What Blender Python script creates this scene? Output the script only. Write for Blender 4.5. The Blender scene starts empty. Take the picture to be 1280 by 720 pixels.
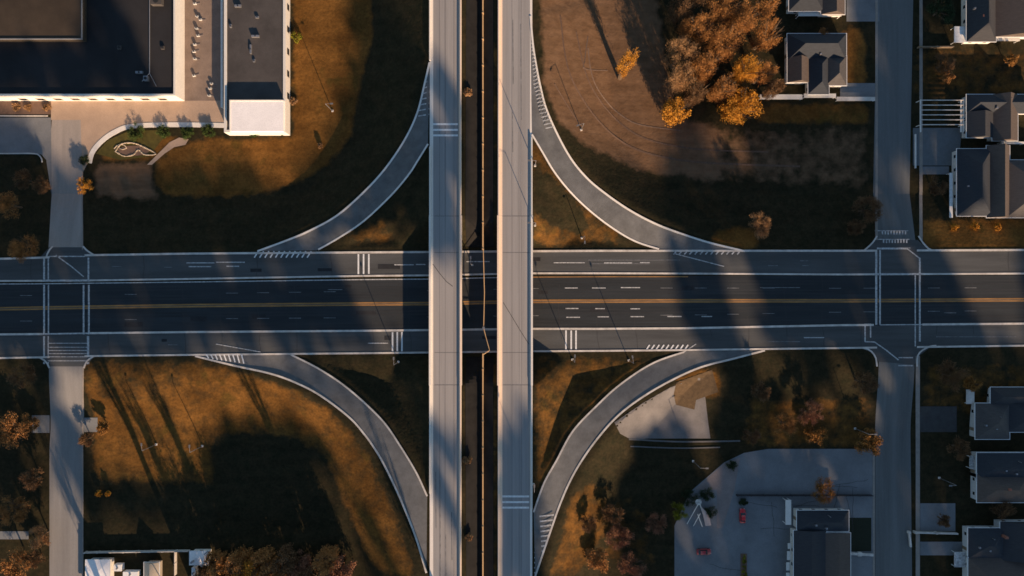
import bpy, bmesh, math, random
import numpy as np
from mathutils import Vector
R = math.radians
random.seed(7); rng = np.random.default_rng(7)
sc = bpy.context.scene
COL = sc.collection

# ------------------------------------------------------------------ camera, sky, sun, exposure
H = 213.33; S = 0.25
cd = bpy.data.cameras.new('camera'); cam = bpy.data.objects.new('camera', cd); COL.objects.link(cam)
cam.location = (0, 0, H); cam.rotation_euler = (0, 0, 0)
cd.sensor_width = 36; cd.lens = 24; cd.clip_start = 1; cd.clip_end = 12000
sc.camera = cam
EL = R(16); SX, SY = 0.38, -0.925
sunv = Vector((SX * math.cos(EL), SY * math.cos(EL), math.sin(EL))).normalized()
w = bpy.data.worlds.new('World'); sc.world = w; w.use_nodes = True
nt = w.node_tree
sky = nt.nodes.new('ShaderNodeTexSky'); sky.sky_type = 'NISHITA'; sky.sun_disc = False
sky.sun_elevation = EL; sky.sun_rotation = math.atan2(SX, SY); sky.air_density = 1.0; sky.dust_density = 0.0; sky.ozone_density = 1.4
nt.links.new(sky.outputs[0], nt.nodes['Background'].inputs[0])
nt.nodes['Background'].inputs[1].default_value = 0.072
sl = bpy.data.lights.new('sun', 'SUN'); sl.energy = 5.0; sl.angle = R(0.55); sl.color = (1.0, 0.69, 0.44)
so = bpy.data.objects.new('sun', sl); COL.objects.link(so)
so.rotation_euler = sunv.to_track_quat('Z', 'Y').to_euler()
so.location = (60, -150, 120)
sc.view_settings.view_transform = 'Standard'; sc.view_settings.look = 'None'
sc.view_settings.gamma = 1; sc.view_settings.use_curve_mapping = False
sc.view_settings.exposure = 1.02
sc.cycles.filter_width = 1.6
sc.cycles.max_bounces = 6

# ------------------------------------------------------------------ helpers
def W(px, py, h=0.0):
    k = S * (1 - h / H)
    return ((px - 640) * k, (360 - py) * k)

def nodes(m):
    m.use_nodes = True; t = m.node_tree
    return t, t.nodes, t.links, t.nodes['Principled BSDF']

def mat(name, col, rough=0.85, var=0.25, scale=0.6, stretch=(1, 1, 1), bump=0.0, col2=None, fine=0.15, spec=0.3, metal=0.0, fscale=5.0):
    """procedural paint / concrete / asphalt: two noises vary the base colour, one bumps it"""
    m = bpy.data.materials.new(name); t, N, L, b = nodes(m)
    tc = N.new('ShaderNodeNewGeometry'); mp = N.new('ShaderNodeMapping'); mp.inputs['Scale'].default_value = stretch
    L.new(tc.outputs['Position'], mp.inputs[0])
    n1 = N.new('ShaderNodeTexNoise'); n1.inputs['Scale'].default_value = scale; n1.inputs['Detail'].default_value = 6; n1.inputs['Roughness'].default_value = 0.65
    L.new(mp.outputs[0], n1.inputs['Vector'])
    n2 = N.new('ShaderNodeTexNoise'); n2.inputs['Scale'].default_value = fscale; n2.inputs['Detail'].default_value = 4
    L.new(tc.outputs['Position'], n2.inputs['Vector'])
    r = N.new('ShaderNodeMapRange'); r.inputs[1].default_value = 0.3; r.inputs[2].default_value = 0.7
    L.new(n1.outputs[0], r.inputs[0])
    mx = N.new('ShaderNodeMix'); mx.data_type = 'RGBA'
    c2 = col2 or tuple(c * (1 + var) for c in col)
    c1 = col if col2 else tuple(c * (1 - var) for c in col)
    mx.inputs[6].default_value = (*c1, 1); mx.inputs[7].default_value = (*c2, 1)
    L.new(r.outputs[0], mx.inputs[0])
    mm = N.new('ShaderNodeMix'); mm.data_type = 'RGBA'; mm.blend_type = 'MULTIPLY'; mm.inputs[0].default_value = 1
    r2 = N.new('ShaderNodeMapRange'); r2.inputs[1].default_value = 0.25; r2.inputs[2].default_value = 0.75
    r2.inputs[3].default_value = 1 - fine; r2.inputs[4].default_value = 1 + fine
    L.new(n2.outputs[0], r2.inputs[0]); L.new(mx.outputs[2], mm.inputs[6]); L.new(r2.outputs[0], mm.inputs[7])
    L.new(mm.outputs[2], b.inputs['Base Color'])
    b.inputs['Roughness'].default_value = rough; b.inputs['Metallic'].default_value = metal
    b.inputs['Specular IOR Level'].default_value = spec
    if bump:
        bp = N.new('ShaderNodeBump'); bp.inputs['Strength'].default_value = 1; bp.inputs['Distance'].default_value = bump
        L.new(n2.outputs[0], bp.inputs['Height']); L.new(bp.outputs[0], b.inputs['Normal'])
    return m

def mesh_obj(name, verts, faces, m=None, parent=None, smooth=False):
    me = bpy.data.meshes.new(name); me.from_pydata([tuple(v) for v in verts], [], [tuple(f) for f in faces]); me.update()
    if m: me.materials.append(m)
    if smooth: me.polygons.foreach_set('use_smooth', [True] * len(me.polygons))
    o = bpy.data.objects.new(name, me); COL.objects.link(o)
    if parent: o.parent = parent
    return o

def struct(o, kind='structure'):
    o['kind'] = kind; return o

def tag(o, label, cat, group=None):
    o['label'] = label; o['category'] = cat
    if group: o['group'] = group
    return o

def empty(name, x, y, z, label, cat, group=None, rz=0):
    e = bpy.data.objects.new(name, None); COL.objects.link(e); e.location = (x, y, z); e.rotation_euler.z = rz
    e.empty_display_size = 0.3
    return tag(e, label, cat, group)

class MB:
    def __init__(s): s.v = []; s.f = []
    def box(s, x0, y0, z0, x1, y1, z1):
        n = len(s.v)
        s.v += [(x0, y0, z0), (x1, y0, z0), (x1, y1, z0), (x0, y1, z0), (x0, y0, z1), (x1, y0, z1), (x1, y1, z1), (x0, y1, z1)]
        s.f += [[n + i for i in q] for q in ((0, 3, 2, 1), (4, 5, 6, 7), (0, 1, 5, 4), (1, 2, 6, 5), (2, 3, 7, 6), (3, 0, 4, 7))]
        return s
    def cbox(s, cx, cy, z0, sx, sy, sz):
        return s.box(cx - sx / 2, cy - sy / 2, z0, cx + sx / 2, cy + sy / 2, z0 + sz)
    def tube(s, a, b, r0, r1, n=8, cap=True):
        a = Vector(a); b = Vector(b); d = (b - a)
        if d.length < 1e-6: return s
        q = d.to_track_quat('Z', 'Y'); k = len(s.v)
        for p, r in ((a, r0), (b, r1)):
            for i in range(n):
                t = 2 * math.pi * i / n
                s.v.append(tuple(p + q @ Vector((math.cos(t) * r, math.sin(t) * r, 0))))
        for i in range(n):
            j = (i + 1) % n; s.f.append([k + i, k + j, k + n + j, k + n + i])
        if cap:
            s.f.append([k + n + i for i in range(n)]); s.f.append([k + i for i in reversed(range(n))])
        return s
    def poly(s, pts):
        n = len(s.v); s.v += [tuple(p) for p in pts]; s.f.append(list(range(n, n + len(pts)))); return s
    def ico(s, c, r, sub=1, sq=(1, 1, 1), jit=0.0):
        bm = bmesh.new(); bmesh.ops.create_icosphere(bm, subdivisions=sub, radius=1)
        n = len(s.v)
        for v in bm.verts:
            k = 1 + (random.uniform(-jit, jit) if jit else 0)
            s.v.append((c[0] + v.co.x * r * sq[0] * k, c[1] + v.co.y * r * sq[1] * k, c[2] + v.co.z * r * sq[2] * k))
        for f in bm.faces: s.f.append([n + v.index for v in f.verts])
        bm.free(); return s
    def build(s, name, m, parent=None, smooth=False):
        return mesh_obj(name, s.v, s.f, m, parent, smooth)

def ribbon(path, width, height, base=0.0):
    """box profile swept along a 3-D path (list of (x,y,z)); returns MB"""
    b = MB(); n = len(path); P = [Vector(p) for p in path]
    for i in range(n):
        t = P[min(i + 1, n - 1)] - P[max(i - 1, 0)]; t.z = 0
        t.normalize(); nrm = Vector((-t.y, t.x, 0)) * width / 2
        p = P[i]
        b.v += [tuple(p + nrm + Vector((0, 0, base))), tuple(p - nrm + Vector((0, 0, base))), tuple(p - nrm + Vector((0, 0, base + height))), tuple(p + nrm + Vector((0, 0, base + height)))]
        if i:
            k = 4 * (i - 1)
            for q in range(4):
                b.f.append([k + q, k + (q + 1) % 4, k + 4 + (q + 1) % 4, k + 4 + q])
    b.f.append([0, 1, 2, 3][::-1]); k = 4 * (n - 1); b.f.append([k, k + 1, k + 2, k + 3])
    return b

def resample(pts, n):
    p = np.array(pts, float)
    # Catmull-Rom smoothing
    q = []
    for i in range(len(p) - 1):
        p0 = p[max(i - 1, 0)]; p1 = p[i]; p2 = p[i + 1]; p3 = p[min(i + 2, len(p) - 1)]
        for t in np.linspace(0, 1, 12, endpoint=False):
            q.append(0.5 * ((2 * p1) + (-p0 + p2) * t + (2 * p0 - 5 * p1 + 4 * p2 - p3) * t * t + (-p0 + 3 * p1 - 3 * p2 + p3) * t ** 3))
    q.append(p[-1]); q = np.array(q)
    d = np.r_[0, np.cumsum(np.linalg.norm(np.diff(q, axis=0), axis=1))]
    u = np.linspace(0, d[-1], n)
    return np.stack([np.interp(u, d, q[:, k]) for k in range(q.shape[1])], 1)

def inpoly(x, y, poly):
    x = np.asarray(x, float); y = np.asarray(y, float); c = np.zeros(x.shape, bool); n = len(poly)
    for i in range(n):
        x1, y1 = poly[i]; x2, y2 = poly[(i + 1) % n]
        if y1 == y2: continue
        k = ((y1 > y) != (y2 > y)) & (x < (x2 - x1) * (y - y1) / (y2 - y1) + x1)
        c ^= k
    return c

# ------------------------------------------------------------------ materials
ASPH = mat('asphalt_dark', (0.027, 0.031, 0.034), 0.9, 0.34, 0.10, (0.25, 2.5, 1), 0.01)
ASPH2 = mat('asphalt_grey', (0.074, 0.076, 0.075), 0.9, 0.3, 0.10, (0.25, 2.5, 1), 0.01)
RAMP = mat('ramp_asphalt', (0.125, 0.126, 0.125), 0.9, 0.25, 0.25, (1, 1, 1), 0.01)
DECK = mat('deck_concrete', (0.29, 0.275, 0.262), 0.85, 0.16, 0.12, (3.2, 0.12, 1), 0.01, fine=0.08)
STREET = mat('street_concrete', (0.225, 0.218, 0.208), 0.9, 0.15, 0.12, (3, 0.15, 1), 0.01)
CONC = mat('pale_concrete', (0.55, 0.51, 0.46), 0.85, 0.3, 0.35)
CONCW = mat('white_concrete', (0.70, 0.66, 0.60), 0.8, 0.10, 0.5)
PEACH = mat('forecourt_concrete', (0.40, 0.29, 0.21), 0.85, 0.15, 0.12, (1, 1, 1), 0.01)
LOT = mat('lot_asphalt', (0.165, 0.172, 0.178), 0.9, 0.2, 0.12, (1, 1, 1), 0.01)
WALK = mat('sidewalk_concrete', (0.26, 0.23, 0.20), 0.88, 0.14, 0.6)
DIRT = mat('worn_earth', (0.16, 0.10, 0.07), 0.95, 0.2, 0.5, (1, 1, 1), 0.03)
PAINT = mat('white_paint', (0.72, 0.72, 0.70), 0.6, 0.16, 1.2)
PAINTW = mat('worn_white_paint', (0.42, 0.42, 0.41), 0.7, 0.6, 1.8)
PAINTF = mat('faded_white_paint', (0.17, 0.17, 0.17), 0.8, 0.5, 0.8)
YELL = mat('yellow_paint', (0.30, 0.155, 0.048), 0.7, 0.4, 0.8, (0.2, 1, 1))
WALLW = mat('white_wall', (0.66, 0.63, 0.57), 0.75, 0.05, 0.8)
ROOFD = mat('dark_membrane_roof', (0.020, 0.019, 0.020), 0.85, 0.35, 0.06)
ROOFG = mat('grey_membrane_roof', (0.065, 0.058, 0.054), 0.85, 0.3, 0.12)
ROOFB = mat('brown_gravel_roof', (0.046, 0.033, 0.022), 0.9, 0.3, 0.1)
ROOFW = mat('white_membrane_roof', (0.85, 0.82, 0.80), 0.7, 0.06, 0.2)
def shingle(name, c):
    return mat(name, c, 0.9, 0.18, 0.9, (0.6, 4, 1), 0.02)
SH1 = shingle('grey_shingle', (0.075, 0.069, 0.066)); SH2 = shingle('slate_shingle', (0.030, 0.035, 0.043)); SH3 = shingle('brown_shingle', (0.095, 0.074, 0.062)); SH4 = shingle('charcoal_shingle', (0.040, 0.041, 0.045))
SIDING = mat('pale_siding', (0.55, 0.55, 0.54), 0.7, 0.06, 0.8, (1, 1, 8))
SIDB = mat('tan_siding', (0.42, 0.36, 0.28), 0.7, 0.06, 0.8, (1, 1, 8))
METAL = mat('galvanised_metal', (0.30, 0.30, 0.31), 0.4, 0.08, 1, metal=0.6)
WMETAL = mat('white_metal', (0.78, 0.78, 0.76), 0.45, 0.05, 1)
BLACK = mat('black_rubber', (0.02, 0.02, 0.02), 0.7, 0.1, 1)
GLASS = mat('dark_glass', (0.02, 0.025, 0.03), 0.08, 0.05, 1, spec=0.6)
REDP = mat('red_car_paint', (0.55, 0.015, 0.02), 0.3, 0.05, 1, fine=0.02, spec=0.6)
MAROON = mat('maroon_car_paint', (0.34, 0.02, 0.025), 0.3, 0.05, 1, fine=0.02, spec=0.6)
LAMP = mat('headlight_glass', (0.7, 0.7, 0.68), 0.2, 0.02, 1)
REDL = mat('taillight_glass', (0.4, 0.01, 0.01), 0.3, 0.02, 1)
WOOD = mat('weathered_wood', (0.20, 0.15, 0.10), 0.85, 0.25, 2)
CRACK_AND_SHADOW = mat('crack_and_wire_shadow', (0.04, 0.038, 0.038), 0.8, 0.2, 2)  # dark tone for seams, joints and the painted wire shadows on the decks
WATER = mat('murky_pond_water', (0.012, 0.013, 0.009), 0.15, 0.2, 0.1, spec=0.4, bump=0.01)
BARK = mat('bark', (0.10, 0.07, 0.045), 0.95, 0.3, 3)
STONE = mat('pale_garden_stone', (0.44, 0.36, 0.26), 0.9, 0.2, 3)
def leafmat(name, c):
    m = bpy.data.materials.new(name); t, N, L, b = nodes(m)
    g = N.new('ShaderNodeNewGeometry'); n = N.new('ShaderNodeTexNoise'); n.inputs['Scale'].default_value = 0.7; n.inputs['Detail'].default_value = 5
    L.new(g.outputs['Position'], n.inputs['Vector'])
    r = N.new('ShaderNodeMapRange'); r.inputs[1].default_value = 0.3; r.inputs[2].default_value = 0.7; r.inputs[3].default_value = 0.5; r.inputs[4].default_value = 1.45
    L.new(n.outputs[0], r.inputs[0])
    mm = N.new('ShaderNodeMix'); mm.data_type = 'RGBA'; mm.blend_type = 'MULTIPLY'; mm.inputs[0].default_value = 1
    mm.inputs[6].default_value = (*c, 1); L.new(r.outputs[0], mm.inputs[7]); L.new(mm.outputs[2], b.inputs['Base Color'])
    b.inputs['Roughness'].default_value = 0.8; b.inputs['Specular IOR Level'].default_value = 0.1
    return m
LF = dict(gold=leafmat('golden_leaves', (0.44, 0.20, 0.028)), amber=leafmat('amber_leaves', (0.26, 0.125, 0.035)), rust=leafmat('russet_leaves', (0.33, 0.155, 0.052)), tan=leafmat('tan_twigs', (0.33, 0.19, 0.09)),
          brown=leafmat('brown_twigs', (0.16, 0.09, 0.045)), green=leafmat('green_leaves', (0.05, 0.075, 0.02)), lime=leafmat('yellow_green_leaves', (0.20, 0.19, 0.02)), red=leafmat('reddish_leaves', (0.25, 0.12, 0.07)),
          dark=leafmat('dark_evergreen', (0.03, 0.045, 0.02)))

# ------------------------------------------------------------------ terrain heights
def sstep(t):
    t = np.clip(t, 0, 1); return t * t * (3 - 2 * t)
NOR = -4.2; SOU = -2.6
def zbase(y):
    y = np.asarray(y, float)
    n = NOR * np.clip((y - 12.6) / 17.5, 0, 1)
    s = SOU * sstep((-22.5 - y) / 24)
    return np.where(y > 0, n, s)
HZ = 6.0
ramps_px = {
 'NW': ([(537, 78), (531, 104), (522, 140), (507, 173), (483, 209), (456, 239), (422, 269), (388, 288), (360, 300), (322, 314)],
        [(535, 180), (522, 201), (511, 218), (489, 244), (455, 276), (424, 297), (396, 313)]),
 'NE': ([(663, 20), (667, 62), (675, 106), (685, 142), (709, 191), (732, 221), (758, 243), (789, 264), (822, 281), (857, 294), (889, 304), (931, 314)],
        [(665, 168), (678, 190), (693, 215), (713, 240), (738, 264), (767, 286), (795, 302), (826, 312)]),
 'SW': ([(533, 716), (520, 672), (503, 629), (485, 590), (470, 563), (455, 542), (436, 521), (400, 494), (369, 478), (338, 467), (293, 457), (244, 445)],
        [(534, 620), (520, 590), (500, 557), (480, 528), (453, 501), (425, 478), (395, 459), (361, 442)]),
 'SE': ([(669, 720), (687, 667), (702, 625), (719, 589), (743, 553), (771, 521), (802, 497), (838, 476), (876, 459), (918, 448), (956, 438)],
        [(667, 640), (680, 604), (696, 575), (716, 539), (745, 508), (776, 480), (816, 454), (858, 439)]),
}
NR = 90
ramps = {}
for k, (o, i) in ramps_px.items():
    o = resample(o, NR); i = resample(i, NR); t = np.linspace(0, 1, NR)
    z = HZ * (1 - sstep((t - 0.02) / 0.93)) + 0.02
    O = np.array([(*W(a, b, zz), zz) for (a, b), zz in zip(o, z)]); I = np.array([(*W(a, b, zz), zz) for (a, b), zz in zip(i, z)])
    ramps[k] = (O, I, z)
feat = []   # x, y, halfwidth, z, slope
for k, (O, I, z) in ramps.items():
    for a, b, zz in zip(O, I, z):
        n = 4
        for s in np.linspace(0, 1, n):
            p = a * (1 - s) + b * s
            feat.append((p[0], p[1], 1.9, zz - 0.12, 1 / 2.2))
HXL, HXR = W(537, 0, HZ)[0], W(577, 0, HZ)[0]; RXL, RXR = W(622, 0, HZ)[0], W(665.5, 0, HZ)[0]
YN, YS = 22.0, -29.5     # bridge ends
for y in list(np.arange(YN, 140, 1.0)) + list(np.arange(-140, YS + .1, 1.0)):
    for x0, x1 in ((HXL, HXR), (RXL, RXR)):
        for x in np.linspace(x0 + 1.2, x1 - 1.2, 4):
            feat.append((x, y, 2.0, HZ - 0.15, 1 / 2.0))
feat = np.array(feat)

gx = np.r_[[-6000, -3000, -1500, -800, -500, -350, -250, -210], np.arange(-190, 191, 1.0), [210, 250, 350, 500, 800, 1500, 3000, 6000]]
gy = np.r_[[-6000, -3000, -1500, -800, -500, -350, -250, -180, -140], np.arange(-122, 123, 1.0), [140, 180, 250, 350, 500, 800, 1500, 3000, 6000]]
GX, GY = np.meshgrid(gx, gy)
GZ = zbase(GY)
m_in = (np.abs(GX) < 130) & (np.abs(GY) < 200)
X1 = GX[m_in]; Y1 = GY[m_in]; Z1 = np.full(X1.shape, -99.0)
for i in range(0, len(feat), 50):
    F = feat[i:i + 50]
    d = np.hypot(X1[:, None] - F[None, :, 0], Y1[:, None] - F[None, :, 1])
    Z1 = np.maximum(Z1, (F[None, :, 3] - np.maximum(0, d - F[None, :, 2]) * F[None, :, 4]).max(1))
em = GZ.copy(); em[m_in] = Z1
# keep the crossing clear: cut-back abutment slopes beside the lower road
clr = np.where(GY > 0, (GY - 13.2) * 0.75, (-21.6 - GY) * 0.75)
em = np.minimum(em, np.maximum(clr, -0.0))
gap = (GX > HXR + .9) & (GX < RXL - .9) & (np.abs(GY) < 200)
GZ = np.where(gap, -0.6, GZ)
inband = (GY < 13.2) & (GY > -21.6)
GZ = np.where(inband, zbase(GY), np.maximum(GZ, em))
rp = []
for k, (O, I, z) in ramps.items():
    for a, b_, zz in zip(O, I, z):
        for s_ in np.linspace(0, 1, 7):
            p = a * (1 - s_) + b_ * s_; rp.append((p[0], p[1], zz))
rp = np.array(rp); dbest = np.full(X1.shape, 1e9); zbest = np.zeros(X1.shape)
for i in range(0, len(rp), 50):
    F = rp[i:i + 50]; d = np.hypot(X1[:, None] - F[None, :, 0], Y1[:, None] - F[None, :, 1]); j = d.argmin(1); dm = d[np.arange(len(j)), j]
    u_ = dm < dbest; dbest[u_] = dm[u_]; zbest[u_] = F[j[u_], 2]
zz_ = GZ[m_in]; cap = zbest - 0.16 + np.maximum(0, dbest - 1.6) * 0.6
zz_ = np.where(dbest < 1.5, zbest - 0.16, np.minimum(zz_, cap)); GZ[m_in] = zz_
GZ = np.where(inband, zbase(GY), GZ)
# dry basin south-west and small undulation away from the roads
PX = 640 + GX / S; PY = 360 - GY / S
def zgrid(x, y):
    ix = np.clip(np.searchsorted(gx, x) - 1, 0, len(gx) - 2); iy = np.clip(np.searchsorted(gy, y) - 1, 0, len(gy) - 2)
    tx = (x - gx[ix]) / (gx[ix + 1] - gx[ix]); ty = (y - gy[iy]) / (gy[iy + 1] - gy[iy])
    return float(GZ[iy, ix] * (1 - tx) * (1 - ty) + GZ[iy, ix + 1] * tx * (1 - ty) + GZ[iy + 1, ix] * (1 - tx) * ty + GZ[iy + 1, ix + 1] * tx * ty)
POND = [(268, 560), (300, 552), (340, 550), (385, 556), (408, 585), (415, 630), (405, 668), (360, 682), (300, 680), (272, 664), (262, 610)]
pd = inpoly(PX * 1.0, PY * 1.0, POND)
def blur(a, n):
    for _ in range(n):
        a = (a + np.roll(a, 1, 0) + np.roll(a, -1, 0) + np.roll(a, 1, 1) + np.roll(a, -1, 1)) / 5
    return a
GZ = GZ - 1.3 * blur(pd.astype(float), 6)

def zone(polys, n=4):
    a = np.zeros(GX.shape)
    for p in polys:
        wt = 1.0
        if isinstance(p, tuple): p, wt = p
        a = np.maximum(a, inpoly(PX, PY, p) * wt)
    return blur(a, n)
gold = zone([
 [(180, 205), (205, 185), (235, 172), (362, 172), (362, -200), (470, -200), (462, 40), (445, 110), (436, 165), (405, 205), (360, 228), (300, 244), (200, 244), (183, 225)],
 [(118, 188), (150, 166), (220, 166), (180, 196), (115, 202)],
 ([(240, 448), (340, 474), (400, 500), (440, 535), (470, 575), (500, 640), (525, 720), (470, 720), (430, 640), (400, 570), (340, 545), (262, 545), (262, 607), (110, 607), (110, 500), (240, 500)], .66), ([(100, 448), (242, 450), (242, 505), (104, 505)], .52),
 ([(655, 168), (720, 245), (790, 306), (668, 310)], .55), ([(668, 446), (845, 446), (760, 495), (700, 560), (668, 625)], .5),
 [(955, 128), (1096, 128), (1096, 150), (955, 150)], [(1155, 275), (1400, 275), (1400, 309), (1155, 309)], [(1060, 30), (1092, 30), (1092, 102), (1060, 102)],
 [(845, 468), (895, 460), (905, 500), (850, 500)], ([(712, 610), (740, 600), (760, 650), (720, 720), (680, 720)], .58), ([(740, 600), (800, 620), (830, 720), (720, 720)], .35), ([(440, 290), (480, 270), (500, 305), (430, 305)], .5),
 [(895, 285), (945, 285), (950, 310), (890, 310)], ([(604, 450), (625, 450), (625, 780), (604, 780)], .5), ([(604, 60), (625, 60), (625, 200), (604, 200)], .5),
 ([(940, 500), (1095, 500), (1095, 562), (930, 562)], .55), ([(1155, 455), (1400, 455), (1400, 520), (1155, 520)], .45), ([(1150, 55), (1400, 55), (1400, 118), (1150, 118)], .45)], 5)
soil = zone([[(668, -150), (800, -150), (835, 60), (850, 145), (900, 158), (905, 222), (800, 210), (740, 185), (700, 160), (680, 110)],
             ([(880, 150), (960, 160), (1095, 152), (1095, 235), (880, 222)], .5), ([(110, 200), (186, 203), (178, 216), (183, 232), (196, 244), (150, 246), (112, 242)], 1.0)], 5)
gold *= (1 - soil) * (1 - zone([[(664, 212), (700, 235), (730, 272), (727, 295), (690, 282), (664, 258)]], 3))  # lens cut out of the gold paints a dark shadow inside the ramp
verts = np.stack([GX, GY, GZ], -1).reshape(-1, 3)
ny, nx = GX.shape
idx = np.arange(nx * ny).reshape(ny, nx)
faces = np.stack([idx[:-1, :-1], idx[:-1, 1:], idx[1:, 1:], idx[1:, :-1]], -1).reshape(-1, 4)
GM = bpy.data.materials.new('ground_turf'); t, N, L, b = nodes(GM)
geo = N.new('ShaderNodeNewGeometry')
def noise(scale, detail=6, stretch=(1, 1, 1), rough=0.6):
    mp = N.new('ShaderNodeMapping'); mp.inputs['Scale'].default_value = stretch; L.new(geo.outputs['Position'], mp.inputs[0])
    n = N.new('ShaderNodeTexNoise'); n.inputs['Scale'].default_value = scale; n.inputs['Detail'].default_value = detail; n.inputs['Roughness'].default_value = rough
    L.new(mp.outputs[0], n.inputs['Vector']); return n.outputs[0]
def rng_(o, a, b_, c, d):
    r = N.new('ShaderNodeMapRange'); r.inputs[1].default_value = a; r.inputs[2].default_value = b_; r.inputs[3].default_value = c; r.inputs[4].default_value = d
    L.new(o, r.inputs[0]); return r.outputs[0]
def mixc(f, a, b_, blend='MIX'):
    mx = N.new('ShaderNodeMix'); mx.data_type = 'RGBA'; mx.blend_type = blend
    if isinstance(f, float): mx.inputs[0].default_value = f
    else: L.new(f, mx.inputs[0])
    for s_, v in ((6, a), (7, b_)):
        if isinstance(v, tuple): mx.inputs[s_].default_value = (*v, 1)
        else: L.new(v, mx.inputs[s_])
    return mx.outputs[2]
def attr(n):
    a = N.new('ShaderNodeAttribute'); a.attribute_name = n; return a.outputs['Fac']
patch = rng_(noise(0.07, 8), 0.38, 0.62, 0, 1); mid = rng_(noise(0.4, 6), 0.3, 0.7, 0, 1); streak = rng_(noise(0.22, 6, (0.2, 1.3, 1)), 0.35, 0.65, 0.86, 1.14); fine = noise(1.3, 8, rough=.75)
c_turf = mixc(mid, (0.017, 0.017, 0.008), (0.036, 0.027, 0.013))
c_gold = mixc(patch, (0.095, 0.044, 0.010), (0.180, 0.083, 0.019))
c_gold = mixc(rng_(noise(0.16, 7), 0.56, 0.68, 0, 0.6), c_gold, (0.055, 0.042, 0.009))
c_soil = mixc(mid, (0.120, 0.068, 0.036), (0.170, 0.100, 0.056))
def addf(a, o):
    m_ = N.new('ShaderNodeMath'); m_.operation = 'ADD'; L.new(a, m_.inputs[0]); L.new(o, m_.inputs[1]); m_.use_clamp = True; return m_.outputs[0]
wob = rng_(noise(0.3, 6), 0.2, 0.8, -0.35, 0.35)
def edge(a):
    m_ = N.new('ShaderNodeMath'); m_.operation = 'MULTIPLY_ADD'; L.new(wob, m_.inputs[0]); m_.inputs[1].default_value = 1.0; L.new(a, m_.inputs[2])
    return rng_(m_.outputs[0], 0.3, 0.7, 0, 1)
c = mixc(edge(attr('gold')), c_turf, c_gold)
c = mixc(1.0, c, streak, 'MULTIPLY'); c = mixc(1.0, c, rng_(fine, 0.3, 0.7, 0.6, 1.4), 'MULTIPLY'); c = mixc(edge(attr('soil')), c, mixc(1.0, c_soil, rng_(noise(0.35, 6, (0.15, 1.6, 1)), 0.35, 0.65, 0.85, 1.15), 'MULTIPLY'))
L.new(c, b.inputs['Base Color']); b.inputs['Roughness'].default_value = 0.95; b.inputs['Specular IOR Level'].default_value = 0.1
bp = N.new('ShaderNodeBump'); bp.inputs['Strength'].default_value = 0.5; bp.inputs['Distance'].default_value = 0.25; L.new(noise(0.9, 7), bp.inputs['Height']); L.new(bp.outputs[0], b.inputs['Normal'])
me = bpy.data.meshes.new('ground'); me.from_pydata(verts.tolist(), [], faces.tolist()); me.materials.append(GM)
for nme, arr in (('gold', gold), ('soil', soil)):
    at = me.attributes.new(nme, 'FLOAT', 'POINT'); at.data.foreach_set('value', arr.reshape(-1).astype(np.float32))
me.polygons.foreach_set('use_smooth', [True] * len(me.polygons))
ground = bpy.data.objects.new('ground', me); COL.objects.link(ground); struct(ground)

def drape(name, pts, dz, m, step=1.0, kind='structure'):
    """polygon given in photo pixels laid on the terrain, cut along the terrain grid"""
    c = np.mean(pts, axis=0); h = zgrid(*W(*c))
    P = [W(px, py, zgrid(*W(px, py))) for px, py in pts]
    bm = bmesh.new(); vs = [bm.verts.new((x, y, 0)) for x, y in P]; bm.faces.new(vs)
    xs = [p[0] for p in P]; ys = [p[1] for p in P]
    for x in np.arange(math.ceil(min(xs)), max(xs), step):
        bmesh.ops.bisect_plane(bm, geom=bm.verts[:] + bm.edges[:] + bm.faces[:], plane_co=(x, 0, 0), plane_no=(1, 0, 0))
    for y in np.arange(math.ceil(min(ys)), max(ys), step):
        bmesh.ops.bisect_plane(bm, geom=bm.verts[:] + bm.edges[:] + bm.faces[:], plane_co=(0, y, 0), plane_no=(0, 1, 0))
    for v in bm.verts: v.co.z = zgrid(v.co.x, v.co.y) + dz
    bmesh.ops.recalc_face_normals(bm, faces=bm.faces)
    if bm.faces and sum(f.normal.z for f in bm.faces) < 0: bmesh.ops.reverse_faces(bm, faces=bm.faces)
    me = bpy.data.meshes.new(name); bm.to_mesh(me); bm.free(); me.materials.append(m)
    o = bpy.data.objects.new(name, me); COL.objects.link(o)
    if kind: struct(o, kind)
    return o

def drape_line(name, pts, width, dz, height, m, smooth=True, n=None):
    p = np.array(pts, float)
    L_ = np.linalg.norm(np.diff(p, axis=0), axis=1).sum() * S
    q = resample(pts, n or max(4, int(L_))) if smooth else p
    path = []
    for px, py in q:
        x, y = W(px, py, zgrid(*W(px, py))); path.append((x, y, zgrid(x, y) + dz))
    return ribbon(path, width, height)

# ------------------------------------------------------------------ east-west road (lies at z = 0)
XK = [-160, 0, 55, 110, 240, 450, 540, 665, 750, 860, 1050, 1280, 1440]
YL = dict(top=[326, 323.5, 322, 319, 317, 315.5, 315, 314, 313.5, 313.5, 313.5, 312.5, 312],
          sepA=[352, 350.5, 350.3, 350, 348, 344.3, 343.5, 341, 341, 341.3, 342.5, 341.3, 341],
          sepB=[356.5, 355, 354.7, 354, 352.5, 349.5, 348.8, 346, 345.5, 345.5, 345.8, 345, 345],
          mid=[387, 386, 385, 384, 382, 380, 379.5, 376.7, 376.4, 376, 376, 374.7, 374],
          low=[419, 418, 417.5, 416.5, 415, 413.5, 412.5, 411, 411, 410.2, 406.5, 404.5, 404],
          bot=[449, 447.5, 446.5, 445, 443.5, 441.5, 440.5, 439, 438.5, 437.5, 435, 432, 431])
def yl(k, x): return float(np.interp(x, XK, YL[k]))
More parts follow.
